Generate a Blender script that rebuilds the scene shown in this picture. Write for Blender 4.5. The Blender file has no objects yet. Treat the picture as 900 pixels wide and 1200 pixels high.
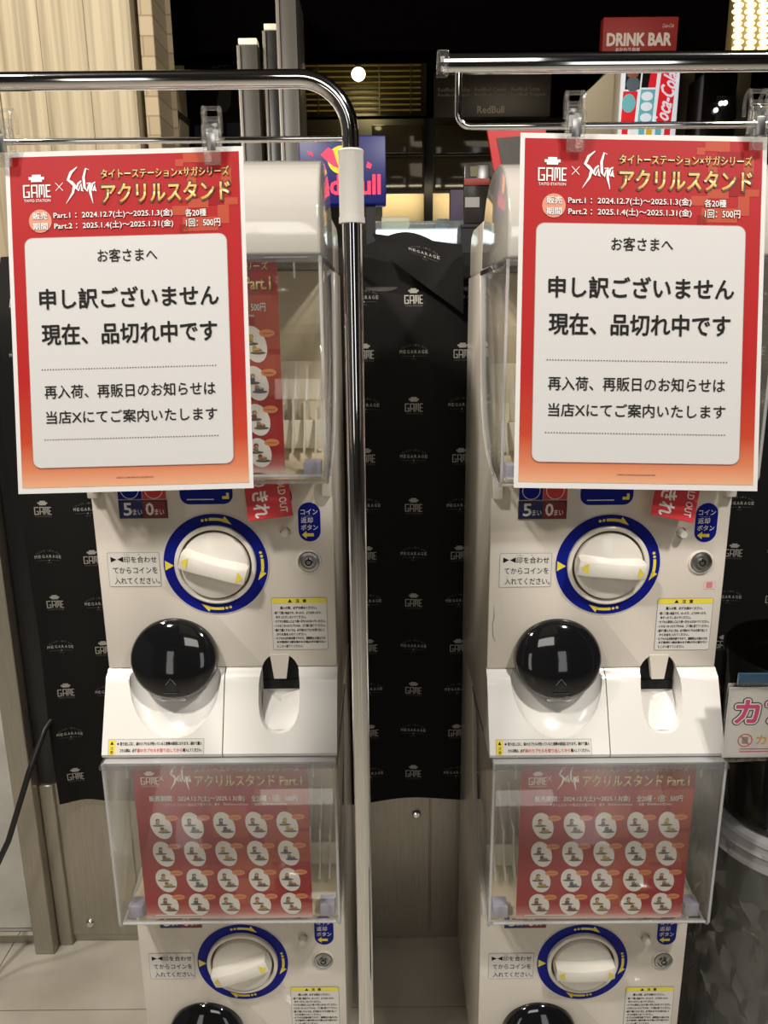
import bpy, bmesh, math, random
from mathutils import Matrix, Vector
random.seed(7)
S = bpy.context.scene
COL = S.collection

# ------------------------------------------------------------------ camera
HC = 1.29                                   # camera height
F_PX = 900.0                                # focal length in pixels of the 900x1200 frame
PITCH = math.atan(900.0 / 3540.0)
ROLL = 33.0 / 3540.0
_F = Vector((0, math.cos(PITCH), -math.sin(PITCH)))
_U0 = Vector((0, math.sin(PITCH), math.cos(PITCH)))
_R = (Vector((1, 0, 0)) * math.cos(ROLL) - _U0 * math.sin(ROLL))
_U = (_U0 * math.cos(ROLL) + Vector((1, 0, 0)) * math.sin(ROLL))
cam_data = bpy.data.cameras.new('camera')
cam_data.sensor_fit = 'VERTICAL'; cam_data.sensor_height = 36; cam_data.lens = 27.0
cam_data.clip_start = 0.02
cam = bpy.data.objects.new('camera', cam_data); COL.objects.link(cam)
cam.matrix_world = Matrix(((_R.x, _U.x, -_F.x, 0), (_R.y, _U.y, -_F.y, 0), (_R.z, _U.z, -_F.z, HC), (0, 0, 0, 1)))
S.camera = cam

def at(px, py, Y):
    d = _F + _R * ((px - 450) / F_PX) - _U * ((py - 600) / F_PX)
    return Vector((0, 0, HC)) + d * (Y / d.y)

# ------------------------------------------------------------------ world, lamps, exposure
W = bpy.data.worlds.new('world'); S.world = W; W.use_nodes = True
W.node_tree.nodes['Background'].inputs[0].default_value = (1.0, 0.93, 0.82, 1)
W.node_tree.nodes['Background'].inputs[1].default_value = 0.045
S.view_settings.view_transform = 'Standard'; S.view_settings.look = 'None'
S.view_settings.exposure = 0.0; S.view_settings.gamma = 1.0
S.view_settings.use_curve_mapping = False
S.cycles.use_denoising = True
S.cycles.transparent_max_bounces = 24
S.cycles.max_bounces = 10

def area(name, loc, target, size, energy, color=(1, 0.94, 0.86), sy=None):
    l = bpy.data.lights.new(name, 'AREA'); l.energy = energy; l.color = color
    l.size = size
    if sy: l.shape = 'RECTANGLE'; l.size_y = sy
    o = bpy.data.objects.new(name, l); COL.objects.link(o)
    o.location = loc
    o.rotation_euler = (Vector(target) - Vector(loc)).to_track_quat('-Z', 'Y').to_euler()
    return o
area('ceiling_lamp_right', (0.95, -0.10, 2.62), (0.0, 1.0, 0.8), 0.14, 31)
area('ceiling_lamp_left', (-0.95, 0.0, 2.62), (0.1, 1.0, 0.8), 0.14, 31)
area('ceiling_lamp_hall', (0.1, -1.7, 2.62), (0.0, 0.9, 0.9), 1.0, 15)
area('ceiling_lamp_aisle', (-1.25, 0.70, 2.62), (-0.80, 1.25, 0.0), 0.10, 13)
area('added_hall_light_left', (-1.5, -3.3, 1.35), (-0.6, 1.0, 1.2), 0.45, 5, (1, 0.95, 0.88), 1.7)  # added tall light behind the camera, for bright streaks in the chrome
area('added_hall_light_right', (1.3, -3.3, 1.45), (0.6, 1.0, 1.2), 0.55, 5, (0.95, 0.97, 1.0), 1.5)  # added likewise, stands in for lit shop fronts in the reflections
area('ceiling_lamp_panelling', (-1.3, 1.05, 2.6), (-1.1, 1.9, 1.7), 0.2, 6.5, (1, 0.82, 0.55))
area('ceiling_lamp_bar', (0.6, 2.5, 2.1), (0.4, 3.2, 1.2), 0.5, 1.6, (1, 0.85, 0.6))

# ------------------------------------------------------------------ materials
MATS = {}
def mat(name, col, rough=0.5, metal=0.0, coat=0.0, spec=0.5, emit=None, estr=0.0, bump=None):
    if name in MATS: return MATS[name]
    m = bpy.data.materials.new(name); m.use_nodes = True
    n = m.node_tree.nodes; p = n['Principled BSDF']
    p.inputs['Base Color'].default_value = (*col, 1)
    p.inputs['Roughness'].default_value = rough
    p.inputs['Metallic'].default_value = metal
    p.inputs['Coat Weight'].default_value = coat
    p.inputs['Specular IOR Level'].default_value = spec
    if emit:
        p.inputs['Emission Color'].default_value = (*emit, 1)
        p.inputs['Emission Strength'].default_value = estr
    if bump:
        t = n.new('ShaderNodeTexNoise'); t.inputs['Scale'].default_value = bump[0]; t.inputs['Detail'].default_value = 4
        tc = n.new('ShaderNodeTexCoord'); m.node_tree.links.new(tc.outputs['Object'], t.inputs['Vector'])
        b = n.new('ShaderNodeBump'); b.inputs['Strength'].default_value = bump[1]; b.inputs['Distance'].default_value = 0.01
        m.node_tree.links.new(t.outputs['Fac'], b.inputs['Height']); m.node_tree.links.new(b.outputs['Normal'], p.inputs['Normal'])
    MATS[name] = m
    return m

def noise_mat(name, c1, c2, scale, rough=0.5, stretch=(1, 1, 1), detail=6, bump=0.0, spec=0.5, metal=0.0, lo=0.35, hi=0.65):
    if name in MATS: return MATS[name]
    m = mat(name, c1, rough, metal, spec=spec); n = m.node_tree.nodes; L = m.node_tree.links
    tc = n.new('ShaderNodeTexCoord'); mp = n.new('ShaderNodeMapping'); mp.inputs['Scale'].default_value = stretch
    t = n.new('ShaderNodeTexNoise'); t.inputs['Scale'].default_value = scale; t.inputs['Detail'].default_value = detail
    r = n.new('ShaderNodeValToRGB'); r.color_ramp.elements[0].position = lo; r.color_ramp.elements[1].position = hi
    r.color_ramp.elements[0].color = (*c1, 1); r.color_ramp.elements[1].color = (*c2, 1)
    L.new(tc.outputs['Object'], mp.inputs['Vector']); L.new(mp.outputs['Vector'], t.inputs['Vector'])
    L.new(t.outputs['Fac'], r.inputs['Fac']); L.new(r.outputs['Color'], n['Principled BSDF'].inputs['Base Color'])
    if bump:
        b = n.new('ShaderNodeBump'); b.inputs['Strength'].default_value = bump; b.inputs['Distance'].default_value = 0.004
        L.new(t.outputs['Fac'], b.inputs['Height']); L.new(b.outputs['Normal'], n['Principled BSDF'].inputs['Normal'])
    return m

def ramp_mat(name, stops, rough=0.5, metal=0.0, axis='Y', coat=0.0):
    """printed colour ramp along the uv of the print"""
    if name in MATS: return MATS[name]
    m = mat(name, stops[0][1], rough, metal, coat, spec=0.2); n = m.node_tree.nodes; L = m.node_tree.links
    uv = n.new('ShaderNodeUVMap'); uv.uv_map = 'UVMap'
    sp = n.new('ShaderNodeSeparateXYZ'); r = n.new('ShaderNodeValToRGB')
    e = r.color_ramp.elements
    while len(e) < len(stops): e.new(0.5)
    for k, (p, c) in enumerate(stops):
        e[k].position = p; e[k].color = (*c, 1)
    L.new(uv.outputs['UV'], sp.inputs['Vector']); L.new(sp.outputs[axis], r.inputs['Fac'])
    L.new(r.outputs['Color'], n['Principled BSDF'].inputs['Base Color'])
    return m

def clear_mat(name, tint=(0.95, 0.95, 0.95), haze=0.04, hazecol=(0.8, 0.8, 0.78), rough=0.03, ior=1.45):
    if name in MATS: return MATS[name]
    m = bpy.data.materials.new(name); m.use_nodes = True; n = m.node_tree.nodes; L = m.node_tree.links
    n.remove(n['Principled BSDF']); out = n['Material Output']
    t = n.new('ShaderNodeBsdfTransparent'); t.inputs['Color'].default_value = (*tint, 1)
    d = n.new('ShaderNodeBsdfDiffuse'); d.inputs['Color'].default_value = (*hazecol, 1)
    g = n.new('ShaderNodeBsdfGlossy'); g.inputs['Roughness'].default_value = rough; g.inputs['Color'].default_value = (1, 1, 1, 1)
    fr = n.new('ShaderNodeFresnel')
    ge = n.new('ShaderNodeNewGeometry'); mx = n.new('ShaderNodeMix'); mx.data_type = 'FLOAT'
    mx.inputs[2].default_value = ior; mx.inputs[3].default_value = 1.0 / ior     # both faces of a thin sheet reflect alike
    L.new(ge.outputs['Backfacing'], mx.inputs[0]); L.new(mx.outputs[0], fr.inputs['IOR'])
    a = n.new('ShaderNodeMixShader'); a.inputs[0].default_value = haze
    b = n.new('ShaderNodeMixShader')
    L.new(t.outputs[0], a.inputs[1]); L.new(d.outputs[0], a.inputs[2])
    L.new(fr.outputs[0], b.inputs[0]); L.new(a.outputs[0], b.inputs[1]); L.new(g.outputs[0], b.inputs[2])
    L.new(b.outputs[0], out.inputs['Surface'])
    MATS[name] = m
    return m

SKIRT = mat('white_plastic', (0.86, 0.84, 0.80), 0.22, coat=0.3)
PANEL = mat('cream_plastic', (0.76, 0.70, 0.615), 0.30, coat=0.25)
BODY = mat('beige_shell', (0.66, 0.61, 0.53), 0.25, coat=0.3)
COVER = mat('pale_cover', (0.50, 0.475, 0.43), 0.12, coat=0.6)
KNOB = mat('knob_plastic', (0.84, 0.80, 0.72), 0.22, coat=0.5)
BLUE = mat('print_blue', (0.005, 0.011, 0.24), 0.45, spec=0.15)
YEL = mat('print_yellow', (0.86, 0.72, 0.07), 0.4)
WHITE = mat('print_white', (0.84, 0.82, 0.79), 0.5, spec=0.15)
PAPER = mat('white_paper', (0.65, 0.642, 0.63), 0.55, spec=0.15)
INK = mat('print_black', (0.012, 0.011, 0.010), 0.6, spec=0.15)
GREYINK = mat('print_grey', (0.25, 0.25, 0.27), 0.6)
STICK = mat('sticker_white', (0.74, 0.71, 0.66), 0.4)
RED = mat('print_red', (0.37, 0.013, 0.016), 0.45, spec=0.15)
REDTXT = mat('print_red_text', (0.62, 0.06, 0.06), 0.5)
PIXEL = mat('print_pixel', (0.42, 0.07, 0.038), 0.45, spec=0.15)
PIXELD = mat('print_pixel_dark', (0.27, 0.010, 0.012), 0.45, spec=0.15)
ORANGE = mat('print_orange', (0.74, 0.27, 0.10), 0.45, spec=0.15)
GOLDEDGE = mat('print_gold_edge', (0.055, 0.02, 0.006), 0.5)
GOLD = ramp_mat('print_gold', [(0.0, (0.45, 0.20, 0.03)), (0.38, (0.80, 0.55, 0.16)), (0.5, (0.95, 0.82, 0.48)), (0.56, (0.50, 0.24, 0.04)), (1.0, (0.86, 0.62, 0.22))], 0.4)
REDGRAD = ramp_mat('print_red_fade', [(0.0, (0.68, 0.36, 0.21)), (0.055, (0.58, 0.19, 0.09)), (0.14, (0.46, 0.05, 0.02)), (0.32, (0.39, 0.014, 0.013)), (1.0, (0.355, 0.011, 0.014))], 0.5)
POSTGRAD = ramp_mat('poster_red_fade', [(0.0, (0.80, 0.62, 0.58)), (0.04, (0.55, 0.16, 0.15)), (0.10, (0.36, 0.012, 0.018)), (1.0, (0.35, 0.011, 0.017))], 0.4)
BLACKGLOSS = mat('black_gloss', (0.008, 0.008, 0.009), 0.06, coat=0.5)
BLACK = mat('black_matte', (0.010, 0.010, 0.010), 0.6)
DARKSLOT = mat('dark_slot', (0.004, 0.004, 0.004), 0.8)
CHROME = mat('chrome', (0.82, 0.82, 0.82), 0.06, 1.0)
STEEL = noise_mat('brushed_steel', (0.40, 0.37, 0.31), (0.46, 0.42, 0.36), 14, 0.38, (30, 30, 1), bump=0.05, metal=0.75)
LOCKM = mat('lock_metal', (0.45, 0.45, 0.44), 0.3, 1.0)
GREYPL = mat('grey_plastic', (0.36, 0.35, 0.33), 0.35)
SLEEVE = mat('sleeve_plastic', (0.62, 0.60, 0.56), 0.35)
CLEAR = clear_mat('clear_plastic', (0.97, 0.965, 0.95), 0.012, ior=1.38)
CLEAREDGE = clear_mat('clear_edge', (0.85, 0.86, 0.88), 0.38, (0.82, 0.82, 0.82), 0.08)
RAILM = clear_mat('smoke_rail', (0.84, 0.85, 0.87), 0.10, (0.42, 0.43, 0.46), 0.06)
CLIPM = clear_mat('clip_plastic', (0.97, 0.97, 0.96), 0.03, (0.9, 0.9, 0.88), 0.03, 1.75)
BAGM = clear_mat('bag_film', (0.86, 0.86, 0.84), 0.07, (0.6, 0.6, 0.58), 0.10)
SMOKE = clear_mat('smoke_plastic', (0.20, 0.17, 0.14), 0.12, (0.03, 0.025, 0.02), 0.08)
INNER = mat('inner_cream', (0.86, 0.76, 0.56), 0.4)
FIN = mat('inner_white', (0.84, 0.80, 0.70), 0.35)
LAV = mat('lavender_plastic', (0.42, 0.42, 0.55), 0.4)
CLOTH = mat('black_cloth', (0.008, 0.0075, 0.007), 0.8, spec=0.2)
LOGOGREY = mat('cloth_print', (0.36, 0.345, 0.31), 0.7)
LOGODIM = mat('cloth_print_dim', (0.10, 0.096, 0.086), 0.7)
TAGRED = mat('tag_red', (0.60, 0.035, 0.04), 0.4)

# ------------------------------------------------------------------ mesh builder
_TXT = {}
def glyphs(s, bold=0.0):
    key = (s, bold)
    if key in _TXT: return _TXT[key]
    c = bpy.data.curves.new('lettering', 'FONT'); c.body = s; c.resolution_u = 2; c.offset = bold
    o = bpy.data.objects.new('lettering', c); COL.objects.link(o)
    dg = bpy.context.evaluated_depsgraph_get()
    me = bpy.data.meshes.new_from_object(o.evaluated_get(dg))
    vs = [(v.co.x, v.co.y) for v in me.vertices]; fs = [tuple(p.vertices) for p in me.polygons]
    bpy.data.meshes.remove(me); bpy.data.objects.remove(o); bpy.data.curves.remove(c)
    # every face must look towards +z
    out = []
    for f in fs:
        a = 0
        for i in range(len(f)):
            x0, y0 = vs[f[i]]; x1, y1 = vs[f[(i + 1) % len(f)]]; a += x0 * y1 - x1 * y0
        out.append(f if a > 0 else f[::-1])
    _TXT[key] = (vs, out)
    return _TXT[key]

class MB:
    LAYER = 0.00022
    def __init__(self, M=None):
        self.v = []; self.f = []; self.mi = []; self.uv = []; self.mats = []
        self.M = M or Matrix.Identity(4); self.fn = None
    def mid(self, m):
        if m not in self.mats: self.mats.append(m)
        return self.mats.index(m)
    def add(self, vs, fs, m, uvs=None):
        b = len(self.v); i = self.mid(m)
        for k, p in enumerate(vs):
            q = Vector(p)
            q = self.fn(q) if self.fn else self.M @ q
            self.v.append(q); self.uv.append(uvs[k] if uvs else (0.5, 0.5))
        for f in fs:
            self.f.append(tuple(b + j for j in f)); self.mi.append(i)
    def bm(self, bm, m):
        bm.verts.index_update()
        self.add([v.co[:] for v in bm.verts], [tuple(v.index for v in f.verts) for f in bm.faces], m); bm.free()
    # --- solids
    def box(self, a, b, m, bev=0.0, seg=2):
        bm = bmesh.new(); bmesh.ops.create_cube(bm, size=1)
        for v in bm.verts:
            v.co = Vector([(a[i] + b[i]) / 2 + v.co[i] * abs(b[i] - a[i]) for i in range(3)])
        if bev: bmesh.ops.bevel(bm, geom=bm.edges[:], offset=bev, segments=seg, affect='EDGES', profile=0.5)
        self.bm(bm, m)
    def prism(self, prof, x0, x1, m, bev=0.0, seg=2, plane='yz'):
        """closed 2d profile extruded along the third axis"""
        bm = bmesh.new()
        def P(p, t):
            return (t, p[0], p[1]) if plane == 'yz' else ((p[0], t, p[1]) if plane == 'xz' else (p[0], p[1], t))
        A = [bm.verts.new(P(p, x0)) for p in prof]; B = [bm.verts.new(P(p, x1)) for p in prof]
        n = len(prof)
        bm.faces.new(A); bm.faces.new(B[::-1])
        for i in range(n): bm.faces.new((A[i], B[i], B[(i + 1) % n], A[(i + 1) % n]))
        bmesh.ops.recalc_face_normals(bm, faces=bm.faces[:])
        if bev: bmesh.ops.bevel(bm, geom=bm.edges[:], offset=bev, segments=seg, affect='EDGES', profile=0.5, clamp_overlap=True)
        self.bm(bm, m)
    def lathe(self, prof, m, n=48, c=(0, 0, 0), sx=1.0, sy=1.0):
        vs = []; fs = []
        for k in range(n):
            a = 2 * math.pi * k / n
            for r, h in prof: vs.append((c[0] + r * math.cos(a) * sx, c[1] + r * math.sin(a) * sy, c[2] + h))
        L = len(prof)
        for k in range(n):
            k2 = (k + 1) % n
            for i in range(L - 1):
                fs.append((k * L + i, k2 * L + i, k2 * L + i + 1, k * L + i + 1))
        if prof[0][0] > 1e-6: fs.append(tuple(k * L for k in range(n))[::-1])
        if prof[-1][0] > 1e-6: fs.append(tuple(k * L + L - 1 for k in range(n)))
        self.add(vs, fs, m)
    def tube(self, path, r, m, n=12, cap=True):
        P = [Vector(p) for p in path]; vs = []; fs = []
        up = None
        for i, p in enumerate(P):
            t = ((P[min(i + 1, len(P) - 1)] - P[max(i - 1, 0)])).normalized()
            if up is None:
                up = Vector((0, 0, 1)) if abs(t.z) < 0.9 else Vector((0, 1, 0))
            s = t.cross(up)
            s.normalize(); up = s.cross(t).normalized()
            rr = r[i] if isinstance(r, (list, tuple)) else r
            for k in range(n):
                a = 2 * math.pi * k / n
                vs.append(p + (s * math.cos(a) + up * math.sin(a)) * rr)
        for i in range(len(P) - 1):
            for k in range(n):
                k2 = (k + 1) % n
                fs.append((i * n + k, i * n + k2, (i + 1) * n + k2, (i + 1) * n + k))
        if cap:
            fs.append(tuple(range(n))[::-1]); fs.append(tuple((len(P) - 1) * n + k for k in range(n)))
        self.add(vs, fs, m)
    # --- print (x right, y up, z out of the sheet)
    def poly(self, pts, m, l=1, uvs=None):
        a = sum(pts[i][0] * pts[(i + 1) % len(pts)][1] - pts[(i + 1) % len(pts)][0] * pts[i][1] for i in range(len(pts)))
        if a < 0:
            pts = pts[::-1]; uvs = uvs[::-1] if uvs else None
        self.add([(x, y, l * self.LAYER) for x, y in pts], [tuple(range(len(pts)))], m, uvs)
    def rect(self, x0, y0, x1, y1, m, l=1, uv=False):
        self.poly([(x0, y0), (x1, y0), (x1, y1), (x0, y1)], m, l, [(0, 0), (1, 0), (1, 1), (0, 1)] if uv else None)
    def rrect(self, x0, y0, x1, y1, r, m, l=1, seg=6):
        pts = []
        for cx, cy, a0 in ((x1 - r, y1 - r, 0), (x0 + r, y1 - r, 90), (x0 + r, y0 + r, 180), (x1 - r, y0 + r, 270)):
            for k in range(seg + 1):
                a = math.radians(a0 + 90 * k / seg); pts.append((cx + r * math.cos(a), cy + r * math.sin(a)))
        self.poly(pts, m, l)
    def ell(self, cx, cy, rx, ry, m, l=1, rot=0, n=24):
        c, s = math.cos(rot), math.sin(rot)
        self.poly([(cx + rx * math.cos(t) * c - ry * math.sin(t) * s, cy + rx * math.cos(t) * s + ry * math.sin(t) * c) for t in [2 * math.pi * k / n for k in range(n)]], m, l)
    def ring(self, cx, cy, r0, r1, m, l=1, a0=0, a1=360, n=64):
        vs = []; fs = []
        for k in range(n + 1):
            a = math.radians(a0 + (a1 - a0) * k / n)
            for r in (r0, r1): vs.append((cx + r * math.cos(a), cy + r * math.sin(a), l * self.LAYER))
        for k in range(n): fs.append((2 * k, 2 * k + 1, 2 * k + 3, 2 * k + 2))
        self.add(vs, fs, m)
    def stroke(self, pts, ws, m, l=1):
        P = [Vector((*p, 0)) for p in pts]; A = []; B = []
        for i, p in enumerate(P):
            t = (P[min(i + 1, len(P) - 1)] - P[max(i - 1, 0)]).normalized(); nrm = Vector((-t.y, t.x, 0))
            w = ws[i] if isinstance(ws, (list, tuple)) else ws
            A.append(p + nrm * w / 2); B.append(p - nrm * w / 2)
        for i in range(len(P) - 1):
            self.poly([(B[i].x, B[i].y), (B[i + 1].x, B[i + 1].y), (A[i + 1].x, A[i + 1].y), (A[i].x, A[i].y)], m, l)
    def text(self, s, x0, y0, x1, y1, m, l=1, bold=0.0, rot=0.0, shear=0.0, fit=True, ramp=False):
        """lettering fitted to the box x0..x1, y0..y1"""
        vs, fs = glyphs(s, 0.0)
        if not vs: return
        ax = min(v[0] for v in vs); bx = max(v[0] for v in vs); ay = min(v[1] for v in vs); by = max(v[1] for v in vs)
        c, sn = math.cos(rot), math.sin(rot); cx, cy = (x0 + x1) / 2, (y0 + y1) / 2
        w, h = x1 - x0, y1 - y0
        out = []; uv = []
        for x, y in vs:
            u = (x - ax) / (bx - ax); v = (y - ay) / (by - ay)
            px = (u - 0.5) * w + (v - 0.5) * h * shear; py = (v - 0.5) * h
            out.append((cx + px * c - py * sn, cy + px * sn + py * c, l * self.LAYER)); uv.append((u, v))
        d = bold * h * 0.62
        if bold <= 0: ring = [(0, 0)]
        elif h < 0.0055:
            d = max(bold, 0.03) * h; ring = [(-d, d * 0.6), (d, d * 0.6), (0, -d * 0.8)]
        else:
            k = 8 if bold < 0.045 else 14
            ring = [(0, 0)] + [(d * math.cos(2 * math.pi * i / k), d * math.sin(2 * math.pi * i / k)) for i in range(k)]
        for i, (dx, dy) in enumerate(ring):
            self.add([(x + dx, y + dy, z + i * 2e-6) for x, y, z in out], fs, m, uv)
    # --- object
    def build(self, name, parent=None, smooth=40):
        me = bpy.data.meshes.new(name)
        me.from_pydata([tuple(v) for v in self.v], [], self.f)
        for m in self.mats: me.materials.append(m)
        me.polygons.foreach_set('material_index', self.mi)
        ul = me.uv_layers.new(name='UVMap')
        for lp in me.loops: ul.data[lp.index].uv = self.uv[lp.vertex_index]
        if smooth:
            me.polygons.foreach_set('use_smooth', [True] * len(me.polygons))
            me.set_sharp_from_angle(angle=math.radians(smooth))
        me.update()
        o = bpy.data.objects.new(name, me); COL.objects.link(o)
        if parent: o.parent = parent
        return o

def tag(o, label=None, cat=None, group=None, kind=None):
    if label: o['label'] = label
    if cat: o['category'] = cat
    if group: o['group'] = group
    if kind: o['kind'] = kind
    return o
def empty(name, loc, label, cat, group=None):
    o = bpy.data.objects.new(name, None); COL.objects.link(o); o.location = loc; o.empty_display_size = 0.05
    return tag(o, label, cat, group)
def struct(name, mb, smooth=40): return tag(mb.build(name, None, smooth), kind='structure')

def boolean_cut(o, cutters):
    for c in cutters + [o]:
        bm = bmesh.new(); bm.from_mesh(c.data); bmesh.ops.remove_doubles(bm, verts=bm.verts[:], dist=1e-6); bmesh.ops.recalc_face_normals(bm, faces=bm.faces[:]); bm.to_mesh(c.data); bm.free()
    for c in cutters:
        md = o.modifiers.new('cut', 'BOOLEAN'); md.operation = 'DIFFERENCE'; md.solver = 'EXACT'; md.object = c
    for c in cutters + [o]: c.data.update(); c.update_tag()
    bpy.context.view_layer.update()
    dg = bpy.context.evaluated_depsgraph_get()
    me = bpy.data.meshes.new_from_object(o.evaluated_get(dg)); old = o.data
    o.modifiers.clear(); o.data = me; me.name = old.name; bpy.data.meshes.remove(old)
    me.polygons.foreach_set('use_smooth', [True] * len(me.polygons)); me.set_sharp_from_angle(angle=math.radians(35))
    for c in cutters:
        d = c.data; bpy.data.objects.remove(c); bpy.data.meshes.remove(d)

# ------------------------------------------------------------------ shared printed marks
def game_logo(p, x, y, w, m, dim=None, l=1):
    """GAME wordmark with a plain stepped block above and small line below; (x, y) centre, w = width of the word"""
    dim = dim or m
    h = w * 0.46; x0 = x - w / 2; y0 = y - h / 2; s = w / 100.0; t = 4.6 * s
    def R(a, b, c, d): p.rect(x0 + a * s, y0 + b * s, x0 + c * s, y0 + d * s, m, l)
    H = 46
    R(0, 0, 5, H); R(5, 0, 24, 5); R(5, H - 5, 24, H); R(19, 5, 24, 22); R(12, 18, 19, 22)               # G
    R(29, 0, 34, H); R(34, H - 5, 48, H); R(48, 0, 53, H); R(34, 15, 48, 20)                             # A
    R(57, 0, 61.5, H); R(61.5, H - 5, 68, H); R(65, 10, 69.5, H - 5); R(69.5, H - 5, 76, H); R(74, 0, 78.5, H)   # M
    R(82, 0, 87, H); R(87, 0, 100, 5); R(87, 20, 98, 25); R(87, H - 5, 100, H)                           # E
    R(30, 56, 70, 64); R(22, 64, 78, 74); R(34, 74, 66, 82)                                              # plain stepped block
    p.text('TAITO STATION', x0 + 2 * s, y0 - 16 * s, x0 + 98 * s, y0 - 6 * s, dim, l)

def saga_logo(p, x0, y0, x1, y1, m, l=1):
    """thin brush lettering with long tails"""
    w, h = x1 - x0, y1 - y0
    def P(pts): return [(x0 + a * w, y0 + b * h) for a, b in pts]
    u = w * 0.01
    p.stroke(P([(0.40, 1.0), (0.20, 0.86), (0.10, 0.66), (0.22, 0.58), (0.30, 0.50), (0.24, 0.30), (0.02, 0.02)]), [2 * u, 9 * u, 9 * u, 10 * u, 10 * u, 7 * u, 1 * u], m, l)
    p.stroke(P([(0.52, 0.62), (0.42, 0.55), (0.36, 0.42), (0.42, 0.36), (0.52, 0.55), (0.53, 0.36), (0.58, 0.34)]), [5 * u, 6 * u, 7 * u, 5 * u, 5 * u, 7 * u, 2 * u], m, l)
    p.stroke(P([(0.78, 0.92), (0.68, 0.96), (0.60, 0.72), (0.62, 0.44), (0.70, 0.34), (0.76, 0.52)]), [2 * u, 5 * u, 8 * u, 8 * u, 6 * u, 4 * u], m, l)
    p.stroke(P([(0.70, 0.55), (0.80, 0.56), (0.80, 0.30), (0.88, 0.0)]), [4 * u, 6 * u, 8 * u, 1 * u], m, l)
    p.stroke(P([(0.97, 0.58), (0.88, 0.54), (0.84, 0.40), (0.89, 0.34), (0.96, 0.52), (0.96, 0.36), (1.0, 0.33)]), [4 * u, 5 * u, 6 * u, 5 * u, 4 * u, 6 * u, 2 * u], m, l)

def garage_logo(p, x, y, w, m, dim, l=1):
    """MEGARAGE wordmark, arched small line above, rule and dot below"""
    s = w / 100.0
    word = 'MEGARAGE'
    for k, ch in enumerate(word):
        cx = x - w / 2 + (k + 0.5) * w / 8
        p.text(ch, cx - 4.0 * s, y - 5 * s, cx + 4.0 * s, y + 6 * s, m, l, bold=0.03)
    small = 'ARCADE LIVE BAR'
    for k, ch in enumerate(small):
        if ch == ' ': continue
        a = math.radians(32 - 64 * k / (len(small) - 1)); r = 78 * s
        cx, cy = x + r * math.sin(-a), y - 55 * s + r * math.cos(a)
        p.text(ch, cx - 2.0 * s, cy - 3.2 * s, cx + 2.0 * s, cy + 3.2 * s, dim, l, rot=a)
    p.rect(x - w * 0.42, y - 15 * s, x - 6 * s, y - 14 * s, dim, l); p.rect(x + 6 * s, y - 15 * s, x + w * 0.42, y - 14 * s, dim, l)
    p.ell(x, y - 14.5 * s, 2.4 * s, 2.4 * s, m, l, n=8)
    p.text('2016', x - 8 * s, y - 26 * s, x + 8 * s, y - 21 * s, dim, l)

def gold_text(p, s, x0, y0, x1, y1, l=2, grow=0.06, bold=0.02):
    g = (y1 - y0) * grow
    p.text(s, x0 - g, y0 - g, x1 + g, y1 + g, GOLDEDGE, l, bold=bold + 0.055)
    p.text(s, x0, y0, x1, y1, GOLD, l + 1, bold=bold)
def white_text(p, s, x0, y0, x1, y1, l=2, bold=0.025):
    p.text(s, x0, y0, x1, y1, PIXELD if False else GOLDEDGE, l, bold=bold + 0.04)
    p.text(s, x0, y0, x1, y1, WHITE, l + 1, bold=bold)

# ------------------------------------------------------------------ the room
def stone_floor():
    m = noise_mat('floor_stone', (0.40, 0.365, 0.30), (0.52, 0.485, 0.41), 6, 0.32, detail=8, bump=0.03, spec=0.5)
    b = MB()
    x = -3.0
    # large square stone tiles with fine joints, one slab below them
    b.box((-3.2, -3.6, -0.05), (3.4, 4.8, -0.004), mat('grout', (0.22, 0.20, 0.17), 0.8))
    xs = [-3.2 + 0.6 * k for k in range(12)]; ys = [-3.6 + 0.6 * k for k in range(15)]
    for i in range(11):
        for j in range(14):
            b.box((xs[i] + 0.001, ys[j] + 0.001, -0.02), (xs[i + 1] - 0.001, ys[j + 1] - 0.001, 0), m)
    struct('floor', b)
stone_floor()
b = MB(); b.box((-3.2, -3.6, 2.7), (3.4, 4.8, 2.8), mat('ceiling_black', (0.012, 0.011, 0.010), 0.8)); struct('ceiling', b)
b = MB(); b.box((-3.2, -3.7, 0), (3.4, -3.6, 2.7), mat('hall_wall', (0.12, 0.11, 0.095), 0.8)); struct('wall_front', b)
b = MB(); b.box((3.4, -3.6, 0), (3.5, 4.8, 2.7), mat('side_wall', (0.06, 0.055, 0.05), 0.7)); struct('wall_right', b)
b = MB(); b.box((-3.2, 4.8, 0), (3.4, 4.9, 2.7), mat('dark_wall', (0.004, 0.0035, 0.003), 0.8, spec=0.1)); struct('wall_back', b)

# travertine panelling behind the left side
YW = 1.95
xs_seam = at(160, 60, YW).x
TRAV = noise_mat('travertine', (0.30, 0.245, 0.155), (0.54, 0.455, 0.305), 4.5, 0.6, (16, 16, 0.35), detail=15, bump=0.25, lo=0.28, hi=0.62)
b = MB()
x = -3.2
pitch = 0.105
k = 0
right = xs_seam - 0.008
n = int((right + 3.2) / pitch) + 1
for k in range(n):
    x1 = right - k * pitch; x0 = max(x1 - pitch + 0.0014, -3.2)
    b.box((x0, YW + 0.0015 * (k % 3), 0), (x1, YW + 0.1, 2.7), TRAV, 0.0003, 1)
struct('wall_left', b)
BRICK = bpy.data.materials.new('stone_blocks'); BRICK.use_nodes = True
_n = BRICK.node_tree.nodes; _l = BRICK.node_tree.links
_t = _n.new('ShaderNodeTexBrick'); _tc = _n.new('ShaderNodeTexCoord'); _mp = _n.new('ShaderNodeMapping')
_mp.inputs['Rotation'].default_value = (math.radians(90), 0, 0)
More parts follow.
